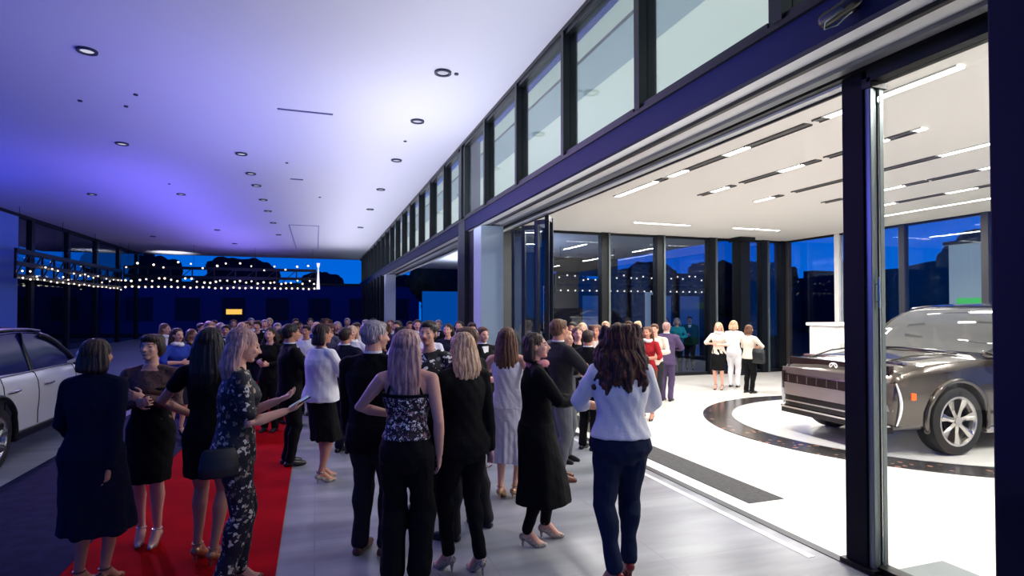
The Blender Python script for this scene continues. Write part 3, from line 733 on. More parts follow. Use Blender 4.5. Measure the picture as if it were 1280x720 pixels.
    def front_x(y, z):
        """x of the nose skin at lateral y"""
        best = None
        for i in range(60):
            x = i*.01; w_, zb, zs, zt = interp(x, st)
            if abs(y) <= .985*w_ and zb-.01 <= z <= max(zs, zt): return x
        return .3
    def band(name, z0, z1, y0, y1, m, out=.02, n=28, parent=root):
        b = MB(); vs = []
        for i in range(n+1):
            y = y0+(y1-y0)*i/n; x = front_x(y, (z0+z1)/2)
            vs += [(x-out,y,z0),(x-out,y,z1),(x+.06,y,z1),(x+.06,y,z0)]
        fs = []
        for i in range(n):
            a = i*4
            for k_ in range(4): fs.append([a+k_, a+(k_+1)%4, a+4+(k_+1)%4, a+4+k_])
        fs += [[0,1,2,3],[n*4+3,n*4+2,n*4+1,n*4]]
        b.add(vs, fs); return b.build(name, m, parent, smooth='auto')
    return root, band, front_x, st
taupe = mat('dark_bronze_car_paint', (74,67,62), .22, .75, coat=1)
carglass = mat('car_glass', (60,62,64), .04, .0, spec=1, coat=1)
chrome = mat('satin_chrome', (214,212,208), .18, 1)
rim1 = mat('bright_alloy', (190,186,180), .25, .9)
L1 = 5.3
root, band, fx, st = car('large dark bronze luxury off-roader with bright alloy wheels on the turntable', (6.56,6.02,.012), math.radians(-2.5), L1, 2.06, 1.88, .42, .98, 4.05, 1.18, 1.20, taupe, taupe, carglass, rim1, 'suv')
hwid = 1.03
gr = mat('grille_black', (24,20,20), .25, .2); 
band('upper_grille', .97, 1.10, -.82, .82, mat('grille_bronze_dark', (48,36,34), .25, .4), .014)
band('bonnet_edge', 1.115, 1.14, -.80, .80, chrome, .012)
band('nose_band', .86, .955, -.86, .86, mat('pale_bronze', (150,140,132), .25, .8), .022)
band('lower_grille', .74, .85, -.86, .86, mat('grille_bronze_dark', (48,36,34), .25, .4), .012)
for i in range(9):
    y = -.7+i*.175; band('grille_bar', .745, .845, y, y+.02, chrome, .018, 2)
band('bumper', .56, .73, -.90, .90, mat('pale_bronze_bumper', (168,158,150), .28, .7), .02)
band('lower_intake', .40, .545, -.78, .78, gr, .015)
band('intake_trim', .465, .485, -.80, .80, chrome, .03)
band('splitter', .29, .37, -.86, .86, gr, .06)
band('splitter_trim', .37, .392, -.86, .86, chrome, .07)
# emblem: an oval with a split peak
b = MB(); x_ = fx(0,1.03)-.03
pts = [(x_, math.cos(t)*.062, 1.035+math.sin(t)*.038) for t in [2*PI*i/24 for i in range(25)]]; b.tube(pts, .007, 6)
b.tube([(x_,-.045,1.008),(x_,-.004,1.062)],.006,6); b.tube([(x_,.045,1.008),(x_,.004,1.062)],.006,6)
b.build('emblem', mat('emblem_lit', (240,238,230), .2, .5, emit=.6), root, smooth=True)
for s in (-1,1):
    b = MB(); b.box((.0,s*.86-.03,.66),(.07,s*.86+.05*s if s > 0 else s*.86+.03,.90)); 
    y0 = s*.80; band('headlamp', .64, .90, min(s*.80,s*.905), max(s*.80,s*.905), mat('headlamp_dark', (52,30,30), .1, .2, coat=1), .03, 6)
    pts = [(.10+.02*math.sin(t*PI), s*(.93+.045*math.sin(t*PI)), .40+.50*t) for t in [i/12 for i in range(13)]]
    b = MB(); b.tube(pts, [.009+.008*math.sin(i/12*PI) for i in range(13)], 8); b.build('light_blade', mat('light_blade', (245,245,240), .2, .6, emit=.3), root, smooth=True)
    w_, zb, zs, zt = interp(.36, st)
    b = MB(); b.box((.27,s*(w_*.985)-.012,.70),(.47,s*(w_*.985)+.020,.79)); b.build('side_marker', mat('amber_marker', (235,96,30), .3, emit=.5), root, bevel=.008)
b = MB(); b.tube([(1.32,-.75,1.235),(1.30,0,1.262),(1.32,.75,1.235)],.014,8,flat=.5); b.build('wiper', black, root)
for s in (-1,1):
    b = MB(); b.tube([(.25,s*.55,1.11),(.7,s*.62,1.2),(1.3,s*.72,1.235)],.012,8,flat=.5); b.build('bonnet_crease', taupe, root, smooth=True)
# white car
pearl = mat('pearl_white_paint', (214,216,222), .25, .1, coat=1)
root, band, fx, st = car('pearl white electric car parked left beside the navy carpet', (-4.28,11.75,0), math.radians(-90), 4.75, 1.9, 1.58, .37, .92, 3.85, 1.02, 1.0, pearl, mat('black_roof', (14,16,26), .2, coat=1), mat('blue_car_glass', (14,24,84), .2, spec=.4), rim1, 'white')
band('lower_intake', .36, .52, -.6, .6, gr, .02)
for s in (-1,1): band('headlamp', .66, .74, min(s*.50,s*.80), max(s*.50,s*.80), mat('headlamp_clear', (190,200,220), .1, .2, coat=1), .02, 8)

# ------------------------------------------------------------------ people
SKIN = {'fair':mat('skin_fair', (214,160,140), .5, spec=.3), 'tan':mat('skin_tan', (190,132,108), .5, spec=.3), 'olive':mat('skin_olive', (168,112,88), .5, spec=.3), 'brown':mat('skin_brown', (108,70,52), .5, spec=.3)}
lipm = mat('lips', (176,92,86), .4); eyem = mat('eyes', (40,28,24), .2); teeth = mat('teeth', (235,228,220), .3)
def hairmat(name, c, c2):
    if name in MC: return MC[name]
    m = mat(name, c, .45, bump=.5, bscale=26, bstretch=(6,6,.7), spec=.35); nt = m.node_tree; b = nt.nodes['Principled BSDF']
    n = nt.nodes.new('ShaderNodeTexNoise'); n.inputs['Scale'].default_value = 16; tc = nt.nodes.new('ShaderNodeTexCoord'); mp = nt.nodes.new('ShaderNodeMapping'); mp.inputs['Scale'].default_value = (5,5,.6)
    r = nt.nodes.new('ShaderNodeValToRGB'); r.color_ramp.elements[0].position = .4; r.color_ramp.elements[1].position = .62
    r.color_ramp.elements[0].color = srgb(*c); r.color_ramp.elements[1].color = srgb(*c2)
    nt.links.new(tc.outputs['Object'], mp.inputs[0]); nt.links.new(mp.outputs[0], n.inputs['Vector']); nt.links.new(n.outputs['Fac'], r.inputs[0]); nt.links.new(r.outputs[0], b.inputs['Base Color'])
    return m
HAIR = {'black':hairmat('hair_black',(16,13,13),(36,28,26)),'dark':hairmat('hair_dark_brown',(34,22,18),(66,42,32)),'brown':hairmat('hair_brown',(70,44,32),(112,74,52)),
 'auburn':hairmat('hair_auburn',(28,17,15),(98,50,34)),'blonde':hairmat('hair_blonde',(176,134,104),(226,190,156)),'rose':hairmat('hair_rose_blonde',(150,110,108),(200,158,150)),'grey':hairmat('hair_grey',(120,112,118),(176,166,172))}
def fabric(name, c, rough=.85, **k): return mat(name, c, rough, bump=k.pop('bump', .15), bscale=k.pop('bscale', 45), spec=k.pop('spec', .15), sheen=0, **k)
F = {'black':fabric('black_cloth',(13,13,15)),'navy':fabric('navy_cloth',(20,24,44)),'navycoat':fabric('navy_wool_coat',(18,21,44),.95),'white':fabric('white_cloth',(226,224,228)),'cream':fabric('cream_cloth',(214,200,186)),
 'charcoal':fabric('charcoal_cloth',(38,38,42)),'grey':fabric('grey_cloth',(92,94,100)),'lilac':fabric('lilac_white_cloth',(206,202,220)),'purple':fabric('purple_suit_cloth',(80,66,98)),'blue':fabric('blue_cloth',(40,60,150)),
 'red':fabric('red_cloth',(150,30,36)),'pink':fabric('pink_cloth',(200,130,140)),'teal':fabric('teal_cloth',(40,150,150)),'green':fabric('green_cloth',(30,70,50)),'brown':fabric('brown_cloth',(90,62,46)),
 'denim':fabric('dark_denim',(26,34,60))}
F['floral'] = pattern('floral_print', (15,16,30), [(188,168,142),(120,104,92),(216,206,192),(60,54,66)], 27, .36)
F['floralwhite'] = pattern('white_blossom_print', (24,18,26), [(226,214,216),(170,120,130),(240,236,236),(60,40,50)], 44, .42)
F['lace'] = pattern('sheer_lace', (84,52,48), [(24,18,22),(44,28,30)], 30, .34)
F['mono'] = pattern('monochrome_print', (24,24,28), [(210,210,210),(240,236,230),(120,120,124)], 22, .4)
SHOE = {'black':mat('shoe_black',(14,13,14),.3),'brown':mat('shoe_brown',(96,52,32),.4),'red':mat('shoe_red',(130,16,22),.3),'silver':mat('shoe_silver',(190,180,172),.25,.6),'snake':pattern('snakeskin',(196,178,160),[(40,34,34),(70,56,50)],60,.4,.4),'gold':mat('shoe_gold',(176,140,104),.3,.5)}

def ik(a, b, l1, l2, pole):
    a, b = V(a), V(b); d = b-a; L = min(d.length, (l1+l2)*.999); d.normalize(); b = a+d*L
    x = (l1*l1-l2*l2+L*L)/(2*L); h = math.sqrt(max(l1*l1-x*x, 0))
    p = V(pole)-d*V(pole).dot(d)
    if p.length < 1e-5: p = V((0,1,0))
    return a+d*x+p.normalized()*h, b
TF = [(.455,.050,.050,0),(.475,.082,.062,-.004),(.50,.100,.070,-.008),(.53,.100,.070,-.008),(.57,.088,.062,-.003),(.62,.070,.053,0),(.66,.070,.053,0),(.70,.080,.060,.004),(.73,.088,.070,.009),(.76,.090,.062,.006),(.79,.094,.050,0),(.815,.088,.040,-.003),(.835,.050,.032,-.004),(.855,.030,.030,-.002)]
TM = [(.455,.050,.050,0),(.475,.080,.060,-.002),(.50,.094,.066,-.005),(.53,.094,.064,-.004),(.57,.088,.060,0),(.62,.084,.060,.002),(.66,.088,.062,.002),(.70,.097,.066,.002),(.73,.103,.068,.002),(.76,.108,.064,0),(.79,.112,.054,-.002),(.815,.105,.044,-.004),(.835,.062,.036,-.004),(.855,.036,.034,-.002)]
def person(label, h, pos, rz, sex='f', skin='fair', feet=((-.05,0,0),(.05,0,0)), heel=0, hands=((-.135,.03,.47),(.135,.03,.47)), poles=((-.3,-1,0),(.3,-1,0)),
           head=(0,0), lean=(0,0), top=None, sleeve=0, topz=(.50,.83), loose=.010, skirt=None, pants=None, coat=None, shoe='black', hair=('short','dark'), vs=.0062, curl=(.35,.35), extra=None, smile=False, group=None, grip=None, build_=1.0, top2=None):
    h = h-heel*.97
    T = TF if sex == 'f' else TM
    hh = heel/h
    def off(z):
        k = max(0, z-.50)/.35; return lean[0]*k, lean[1]*k
    def sec(z, infl=0):
        z = max(T[0][0], min(z, T[-1][0]))
        for i in range(len(T)-1):
            if z <= T[i+1][0]:
                k = (z-T[i][0])/(T[i+1][0]-T[i][0]); a, b, y = [T[i][j]+(T[i+1][j]-T[i][j])*k for j in (1,2,3)]; break
        ox, oy = off(z)
        return V((ox, y+oy, z+hh*.98))*h, V(((a*build_+infl)*h,0,0)), V((0,(b*build_+infl)*h,0))
    Z = lambda x,y,z: V((x,y,z))*h
    sw = .100 if sex == 'f' else .118
    sh_ = []; el = []; wr = []
    for i, s in enumerate((-1,1)):
        ox, oy = off(.81); S = V((s*sw+ox, oy-.004, .805+hh))*h
        hx, hy, hz = hands[i]; ox, oy = off(hz+.1) if hz > .6 else off(.6)
        E, W = ik(S, V((hx+ox*.7, hy+oy*.7, hz+hh))*h, .168*h, .150*h, V(poles[i]))
        sh_.append(S); el.append(E); wr.append(W)
    hipj = []; kn = []; an = []; fd = []
    for i, s in enumerate((-1,1)):
        fx_, fy_, ang = feet[i]
        Hj = V((s*.048, -.004, .505+hh*.9))*h; A = V((fx_, fy_-.01, .048+hh))*h
        d = V((math.sin(ang)*(1), math.cos(ang), 0)); K, A = ik(Hj, A, .232*h, .232*h, d+V((s*.1,0,0)))
        hipj.append(Hj); kn.append(K); an.append(A); fd.append(d)
    def arm(mb, i, infl, t=1.0, r=(.0285,.0215,.0155)):
        k = 1.0 if sex == 'f' else 1.15; r = [q*h*k+infl*h for q in r]
        S, E, W = sh_[i], el[i], wr[i]
        if t <= .5:
            q = S+(E-S)*(t*2); rq = r[0]+(r[1]-r[0])*(t*2); mb.tube([S, (S+q)/2, q], [r[0], (r[0]+rq)/2+infl*h*.3, rq+infl*h*.6], 12, roundends=True)
        else:
            q = E+(W-E)*(t*2-1); m1 = S+(E-S)*.35
            mb.tube([S, m1, E, E+(q-E)*.3, q], [r[0], r[0]*.96, r[1], r[1]*1.04, r[2]+(r[1]-r[2])*(2-2*t)], 12)
    def leg(mb, i, infl, t=1.0, bottom=None, mid=None):
        Hj, K, A = hipj[i], kn[i], an[i]; k = 1.0 if sex == 'f' else 1.02
        pts = [Hj+V((0,0,.02*h)), Hj+(K-Hj)*.3, Hj+(K-Hj)*.7, K, K+(A-K)*.28-fd[i]*.008*h, K+(A-K)*.6, A]
        rad = [.056,.052,.040,.031,.0325,.024,.0175]
        rad = [q*h*k*build_**.5+infl*h for q in rad]
        if bottom is not None: rad[-1] = bottom*h; rad[-2] = max(rad[-2],(bottom+.0)*h*.95); rad[-3] = max(rad[-3], (mid or bottom*.85)*h); rad[3] = max(rad[3], (mid or .036)*h)
        if t < 1:
            n = max(2, int(len(pts)*t)); pts = pts[:n]; rad = rad[:n]
        mb.tube(pts, rad, 14)
    # head frame
    ox, oy = off(.86); yaw, pit = head
    HM = Matrix.Rotation(yaw, 3, 'Z') @ Matrix.Rotation(pit, 3, 'X')
    hc0 = V((ox, oy+.010, .935+hh))*h; nb = V((ox, oy-.006, .845+hh))*h
    piv = V((ox, oy, .885+hh))*h; hc = piv + HM @ (hc0-piv)
    def Hp(x,y,z): return hc + HM @ (V((x,y,z))*h)
    b = MB()
    b.rings([sec(t[0]) for t in T], 20)
    b.tube([nb-V((0,0,.02*h)), nb, Hp(0,-.012,-.045), Hp(0,-.006,-.02)], [.034*h,.031*h,.0285*h,.028*h] if sex == 'f' else [.044*h,.038*h,.035*h,.034*h], 14)
    for i in (0,1): b.tube([V((off(.82)[0]*h,(off(.82)[1]-.006)*h,(.838+hh)*h)), sh_[i]+V((0,0,.004*h))], [.024*h,.024*h], 10)
    # skull and face
    b.ell(Hp(0,-.010,.014),(.0460*h,.0575*h,.050*h),16,HM); b.ell(Hp(0,.014,-.012),(.0365*h,.0400*h,.049*h),16,HM)
    b.ell(Hp(0,.010,-.034),(.0320*h,.0320*h,.024*h),14,HM); b.ell(Hp(0,.036,-.050),(.0165*h,.0135*h,.0115*h),12,HM)
    b.ell(Hp(0,.046,.013),(.026*h,.009*h,.0055*h),12,HM)
    for s in (-1,1):
        b.ell(Hp(s*.022,.037,-.013),(.0125*h,.0115*h,.0115*h),10,HM); b.ell(Hp(s*.0465,-.004,-.006),(.0045*h,.0105*h,.0165*h),10,HM)
        b.ell(Hp(s*.0075,.0555,-.017),(.0048*h,.0058*h,.0045*h),8,HM)
    b.tube([Hp(0,.051,.008),Hp(0,.058,-.005),Hp(0,.0645,-.0155)],[.0042*h,.0055*h,.0068*h],8)
    b.ell(Hp(0,.0515,-.0285),(.0125*h,.0055*h,.0035*h),10,HM); b.ell(Hp(0,.0505,-.0345),(.0115*h,.0055*h,.0038*h),10,HM)
    for i, s in enumerate((-1,1)):
        arm(b, i, 0); leg(b, i, 0)
        # hand
        E, W = el[i], wr[i]; d = (W-E).normalized(); pn = V((-s,0,0)) if grip is None or grip[i] is None else V(grip[i])
        pn = (pn-d*pn.dot(d)); pn = pn.normalized() if pn.length > .05 else frame(d)[0]
        side = d.cross(pn)
        if side.dot(V((0,1,0))) < 0: side = -side     # thumb side faces forward
        b.rings([(W-d*.01*h, side*.015*h, pn*.0125*h),(W+d*.012*h, side*.018*h, pn*.011*h),(W+d*.035*h, side*.0235*h, pn*.0105*h),(W+d*.055*h, side*.0235*h, pn*.0085*h),(W+d*.062*h, side*.019*h, pn*.006*h)], 12)
        c = curl[i]
        for q, (o_, ln) in enumerate([(.0185,.040),(.0062,.045),(-.0062,.042),(-.0180,.034)]):
            p0 = W+d*.052*h+side*o_*h; pts = [p0]; a = c*.5; dd = d
            for sg in (.45,.32,.25):
                ca, sa = math.cos(a), math.sin(a); dv = (d*ca+pn*sa)+side*o_*3.2*(1 if c < .8 else .3); dv.normalize(); pts.append(pts[-1]+dv*ln*sg*h); a += c
            b.tube(pts, [.0050*h,.0047*h,.0044*h,.0040*h], 8)
        p0 = W+d*.018*h+side*.014*h; p1 = p0+(d*.6+side*.75+pn*.25).normalized()*.022*h; p2 = p1+(d*.85+side*.35+pn*(.2+c*.5)).normalized()*.017*h; p3 = p2+(d*.95+pn*(.1+c*.6)).normalized()*.013*h
        b.tube([p0,p1,p2,p3], [.0075*h,.0062*h,.0055*h,.0046*h], 8)
        # foot
        A = an[i]; f_ = fd[i]; u_ = V((0,0,1)); r_ = f_.cross(u_)
        gz = .012*h
        toe = A+f_*(.092-.015*min(1,hh*20))*h; toe.z = gz
        ball = A+f_*(.060-.012*min(1,hh*20))*h; ball.z = gz+.004*h
        heelp = A-f_*.020*h; heelp.z = A.z-.034*h
        b.tube([heelp, A+V((0,0,-.020*h))+f_*.012*h, ball, toe], [.0185*h,.0215*h,.0215*h,.013*h], 10, ref=(0,0,1), flat=1.0)
        b.tube([A, A+V((0,0,-.025*h))], [.0175*h,.019*h], 10)
    Minv = np.array(HM.inverted()); hcn = np.array(hc)
    def fix(pc):
        q = ((pc-hcn) @ Minv.T)/h; x, y, z = np.abs(q[:,0]), q[:,1], q[:,2]; o = np.zeros(len(pc))
        hs = pc[:,2] > (.86+hh)*h
        o[hs & (x < .0135) & (z > -.0385) & (z < -.0255) & (y > .044)] = 1
        if smile: o[hs & (x < .010) & (z > -.0345) & (z < -.0295) & (y > .044)] = 3
        o[hs & (np.abs(x-.0175) < .0065) & (np.abs(z-.0015) < .0032) & (y > .03)] = 2
        o[hs & (x > .009) & (x < .0265) & (np.abs(z-.0135) < .0016) & (y > .03)] = 4
        return o
    HMt = HAIR[hair[1]]
    body = vox(b, 'person', vs, [SKIN[skin], lipm, eyem, teeth, HMt], None, 3, None, fix)
    body.location = (pos[0], pos[1], pos[2] if len(pos) > 2 else .0); body.rotation_euler = (0,0,rz)
    tag(body, label, 'person', group)
    rp = random.Random(int(abs(pos[0]*977+pos[1]*131)*10)); ph = [rp.random()*6.28 for _ in range(6)]
    def folds(amp, zt, n1=7, n2=13):
        def f(co, nr):
            th = np.arctan2(co[:,1], co[:,0]); k = np.clip((zt*h-co[:,2])/(.25*h), 0, 1)
            wv = np.sin(n1*th+ph[0]+co[:,2]*1.5)+.6*np.sin(n2*th+ph[1]-co[:,2]*2.2)
            wr_ = np.sin(co[:,2]*34+6*th+ph[2])*np.sin(co[:,2]*13+3*th+ph[3])
            return co+nr*((wv*k*amp+wr_*.0028)*h/1.7)[:,None]
        return f
    def wrinkle(co, nr):
        th = np.arctan2(co[:,1], co[:,0])
        w_ = np.sin(co[:,2]*30+5*th+ph[2])*np.sin(co[:,2]*11+3*th+ph[3]+co[:,0]*14)+.5*np.sin(co[:,0]*45+co[:,2]*20)*np.sin(co[:,1]*40+ph[4])
        return co+nr*(w_*.0036)[:,None]
    def mk(c): return F[c]
    # garments
    if pants:
        m, bottom, zb, mid = pants
        b = MB(); rr = []
        for z, q in ((.44,.012),(.455,.022),(.475,.018),(.50,.012),(.53,.008),(.57,.008),(.60,.008)):
            c, a, bb = sec(z, q); c.z = (z+hh*.98)*h; rr.append((c, a, bb))
        b.rings(rr, 20)
        for i in (0,1): leg(b, i, .007, 1.0, bottom, mid)
        o = vox(b, 'trousers', vs*1.15, mk(m), body, 3, wrinkle)
    def skirt_rings(mb, z0, z1, flare, infl, n=24):
        c0 = (an[0]+an[1])/2; kc = (kn[0]+kn[1])/2
        rr = []
        steps = 9
        for j in range(steps+1):
            z = z0+(z1-z0)*j/steps
            if z > .50: c, a, bb = sec(z, infl); rr.append((c,a,bb)); continue
            k = (.50-z)/.5; kk = min(1, (.50-z)/.24); cx = kc.x*kk; cy = kc.y*kk*.8-.004*h
            spread = abs(kn[0].x-kn[1].x)/2*kk; spy = abs(kn[0].y-kn[1].y)/2*kk
            a = max(.102*(1-.25*kk)*h+infl*h, spread+.042*h)+flare*k*h; bb = max(.072*(1-.1*kk)*h+infl*h, spy+.045*h)+flare*k*h
            rr.append((V((cx,cy,(z+hh)*h)), V((a,0,0)), V((0,bb,0))))
        mb.rings(rr, n)
    if skirt:
        m, z0, z1, flare, amp = skirt
        b = MB(); skirt_rings(b, z0, z1, flare, .009)
        vox(b, 'skirt', vs*1.2, mk(m), body, 2, folds(amp, .5))
    if top:
        b = MB(); zs = [topz[0]+(topz[1]-topz[0])*i/10 for i in range(11)]
        rr = []
        for z in zs:
            c, a, bb = sec(z, loose if z < .78 else max(.006, loose*.6)); rr.append((c,a,bb))
        b.rings(rr, 22)
        if topz[1] >= .82:
            for i in (0,1): b.tube([V((off(.82)[0]*h,(off(.82)[1]-.006)*h,(.832+hh)*h)), sh_[i]+V((0,0,.003*h))], [.030*h,.031*h], 10)
        if sleeve > 0:
            for i in (0,1): arm(b, i, .007 if loose < .016 else .012, sleeve)
        vox(b, 'top', vs*1.15, mk(top), body, 3, wrinkle)
    if coat:
        m, z1, flare, slv = coat[:4]
        b = MB(); zs = [.48+(.838-.48)*i/10 for i in range(11)]
        b.rings([sec(z, .020 if z < .78 else .013) for z in zs], 22)
        for i in (0,1): b.tube([V((off(.82)[0]*h,(off(.82)[1]-.006)*h,(.836+hh)*h)), sh_[i]+V((0,0,.003*h))], [.036*h,.036*h], 10)
        if z1 < .5: skirt_rings(b, .56, z1, flare, .024)
        else: b.rings([sec(z, .022) for z in (.46,.48,.5,.52)], 22)
        for i in (0,1):
            if slv > 0: arm(b, i, .010, slv)
        o = vox(b, 'coat' if z1 < .45 else 'jacket', vs*1.15, mk(m), body, 3, folds(.009 if z1 < .45 else .003, .55, 5, 9))
        # collar and lapels
        b = MB(); ox, oy = off(.84); rr = []
        for z, a, bb in ((.828,.058,.046),(.85,.046,.040),(.862,.043,.038)):
            k = 1.0 if sex == 'f' else 1.12; rr.append((V((ox, oy-.004, z+hh))*h, V((a*k*h,0,0)), V((0,bb*k*h,0))))
        b.rings(rr, 20); b.build('collar', mk(m), body, smooth='auto')
        b = MB()
        for s in (-1,1):
            c, a, bb = sec(.70, .026); c2, a2, b2 = sec(.82, .02)
            b.bar(c+V((s*.012*h, bb.y-.004*h, 0)), c2+V((s*.040*h, b2.y*.85, .01*h)), .026*h, .008*h, ref=(0,1,.3))
        b.build('lapels', mk(m), body)
        if sex == 'm' or (len(coat) > 4 and coat[4]):
            b = MB(); c, a, bb = sec(.69, .022); c2, a2, b2 = sec(.83, .014)
            y0, y1 = c.y+bb.y, c2.y+b2.y
            p = [V((0,y0+.002*h,c.z)), V((.030*h,y1+.004*h,c2.z+.012*h)), V((-.030*h,y1+.004*h,c2.z+.012*h))]; q = [v-V((0,.03*h,0)) for v in p]
            b.add(p+q, [[0,1,2],[3,5,4],[0,3,4,1],[1,4,5,2],[2,5,3,0]]); b.build('shirt', F['white'], body)
            b = MB(); ox, oy = off(.86); b.rings([(V((ox,oy-.004,.838+hh))*h, V((.042*h,0,0)), V((0,.040*h,0))),(V((ox,oy-.004,.872+hh))*h, V((.039*h,0,0)), V((0,.037*h,0)))], 20)
            b.build('shirt_collar', F['white'], body, smooth='auto')
    # shoes
    for i, s in enumerate((-1,1)):
        A = an[i]; f_ = fd[i]; k = min(1, hh*20)
        toe = A+f_*(.098-.015*k)*h; toe.z = .012*h; ball = A+f_*(.060-.012*k)*h; ball.z = .014*h
        heelp = A-f_*.022*h; heelp.z = A.z-.034*h
        b = MB()
        if heel > .02:
            b.tube([heelp, heelp+f_*.016*h+V((0,0,-.004*h)), ball+V((0,0,-.001*h)), toe], [.0195*h,.019*h,.0225*h,.011*h], 12, ref=(0,0,1))
            b.tube([heelp+V((0,0,-.01*h)), V((heelp.x,heelp.y,.006*h))], [.010*h,.005*h], 8)
        else:
            b.tube([heelp, A+f_*.016*h+V((0,0,-.020*h)), ball, toe], [.0225*h,.0255*h,.0255*h,.017*h], 12, ref=(0,0,1))
            b.box((heelp.x-.018*h, heelp.y-.018*h, .001), (heelp.x+.018*h, heelp.y+.018*h, .018*h))
        vox(b, 'shoe', vs, SHOE[shoe], body, 2)
        if heel > .02:
            b = MB(); c = A+V((0,0,-.006*h)); b.tube([c+V((math.cos(t)*.0215*h, math.sin(t)*.0215*h, 0)) for t in [2*PI*j/14 for j in range(15)]], .0035*h, 6, roundends=False)
            b.build('ankle_strap', SHOE[shoe], body, smooth=True)
    # hair
    st_, hcname = hair; b = MB()
    e = lambda x,y,z,r: b.ell(Hp(x,y,z), (r[0]*h,r[1]*h,r[2]*h), 14, HM)
    ox2, oy2 = off(.75)
    if st_ == 'bald': e(0,-.030,.002,(.0445,.036,.030))
    else: e(0,-.015,.020,(.0515,.0590,.0520))
    if st_ == 'short': e(0,-.026,-.004,(.0475,.040,.040)); e(0,.018,.046,(.034,.028,.018))
    bk = Hp(0,-.035,-.02); up = V((0,0,1))
    if st_ in ('long','bob','mid'):
        e(0,-.03,-.01,(.052,.036,.05))
        zend = {'long':.72,'mid':.80,'bob':.865}[st_]
        for j in range(7):
            t = (j/6-.5)*2; x0 = math.sin(t*1.25)*.050; y0 = -.014-.036*math.cos(t*1.25)
            p0 = Hp(x0*.85, y0*.85, .03); p1 = Hp(x0*1.05, y0, -.02); p2 = Hp(x0*1.1, y0-.004, -.055)
            zz = (zend+hh+.01*rp.random())*h; p3 = V((p2.x*1.08, p2.y-.006*h, max(zz, min(p2.z, zz)) if st_ == 'bob' else zz))
            pts = [p0,p1,p2] if st_ == 'bob' else [p0,p1,p2,(p2+p3)/2+V((0,-.006*h,0)),p3]
            rad = [.016,.021,.020] if st_ == 'bob' else [.016,.021,.022,.021,.012]
            b.tube(pts, [q*h for q in rad], 8)
    if st_ == 'curly':
        e(0,-.03,-.01,(.078,.056,.072)); e(0,-.02,.012,(.068,.060,.060)); b.ell(V((hc.x, hc.y-.066*h, hc.z-.100*h)), (.076*h,.034*h,.080*h), 14)
        for j in range(78):
            t = rp.uniform(-1,1)*1.75; zz = rp.uniform(-.150,.055); w_ = .066+.030*min(1, (.055-zz)/.12)
            x0 = math.sin(t)*w_; y0 = -.016-.044*math.cos(t)-.026*max(0, min(1, (-zz-.02)/.06))*max(0, math.cos(t))
            p = V((hc.x+x0*h, hc.y+y0*h, hc.z+zz*h)) if zz < -.05 else Hp(x0,y0,zz); q = p+V((rp.uniform(-.01,.01),rp.uniform(-.008,.004),-.032))*h; r3 = q+V((rp.uniform(-.014,.014),0,-.022))*h
            b.tube([p,q,r3], [.0165*h,.0175*h,.0125*h], 8)
    if st_ == 'updo':
        e(0,-.03,0,(.053,.044,.050)); e(0,-.052,.046,(.034,.030,.028)); e(0,.010,.042,(.046,.046,.026))
        for s in (-1,1): e(s*.045,-.006,.006,(.009,.020,.030))
    def strands(co, nr):
        th = np.arctan2(co[:,1]-hc.y, co[:,0]-hc.x); z = co[:,2]
        if st_ == 'curly': w_ = np.sin(th*11+3*np.sin(z*17+co[:,0]*9)+ph[0])*.006+np.sin(th*31+4*np.sin(z*23+th*3)+ph[1])*.0035+np.sin(z*37+5*np.sin(th*4))*.002
        elif st_ in ('long','mid','bob'): w_ = (np.sin(th*23+np.sin(z*18)*1.2+ph[0])+.6*np.sin(th*41+z*9))*.0022
        else: w_ = (np.sin(th*19+z*40)+np.sin(th*33-z*70))*.0014
        return co+nr*w_[:,None]
    vox(b, 'hair', vs*1.0, HMt, body, 2, strands)
    if extra: extra(body, dict(h=h, hh=hh, el=el, wr=wr, sh=sh_, sec=sec, Hp=Hp, off=off, an=an, HM=HM, fd=fd))
    return body, dict(el=el, wr=wr, sec=sec, h=h)
def face(x, y, phi): return math.atan2(y, x)-math.radians(phi)-PI/2   # phi: 0 away from the entrance view, 90 to its right
def P(label, x, y, phi, h, **k): return person(label, h, (x,y, k.pop('z',.0)), face(x,y,phi), **k)
HANG = ((-.135,.03,.47),(.135,.03,.47))
def loc(body, p):
    return Matrix.LocRotScale(body.location, body.rotation_euler, None) @ V(p)

def halter(body, d):
    h = d['h']; b = MB(); hh = d['hh']
    for s in (-1,1):
        c, a, bb = d['sec'](.735, .006); 
        b.tube([c+V((s*a.x*.72, bb.y*.72, 0)), V((s*.052,.018,.80+hh))*h, V((s*.034,.004,.845+hh))*h], .009*h, 8, flat=.5)
        b.tube([c+V((s*a.x*.80,-bb.y*.60,-.01)), V((s*.060,-.046,.775+hh))*h, V((s*.034,-.018,.848+hh))*h], .006*h, 8, flat=.6)
    b.tube([V((math.cos(t)*.034,-.004+math.sin(t)*.034,.852+hh))*h for t in [2*PI*j/20 for j in range(21)]], .007*h, 8, roundends=False)
    vox(b, 'halter_strap', .005, F['black'], body, 1)
    b = MB(); c, a, bb = d['sec'](.745, .013)
    b.rings([d['sec'](.738,.014), d['sec'](.75,.014)], 24); b.build('neck_trim', F['black'], body, smooth='auto')
def shawl(body, d):
    h = d['h']; b = MB(); S, E, W = d['sh'][1], d['el'][1], d['wr'][1]
    b.tube([S+(E-S)*.45, E, E+(W-E)*.5, W-(W-E)*.1],[.030*h,.034*h,.032*h,.026*h],10); b.tube([E,E+V((0,0,-.06*h)),E+V((.01*h,.01*h,-.16*h))],[.035*h,.03*h,.018*h],10)
    vox(b,'shawl',.008,F['navy'],body,3)
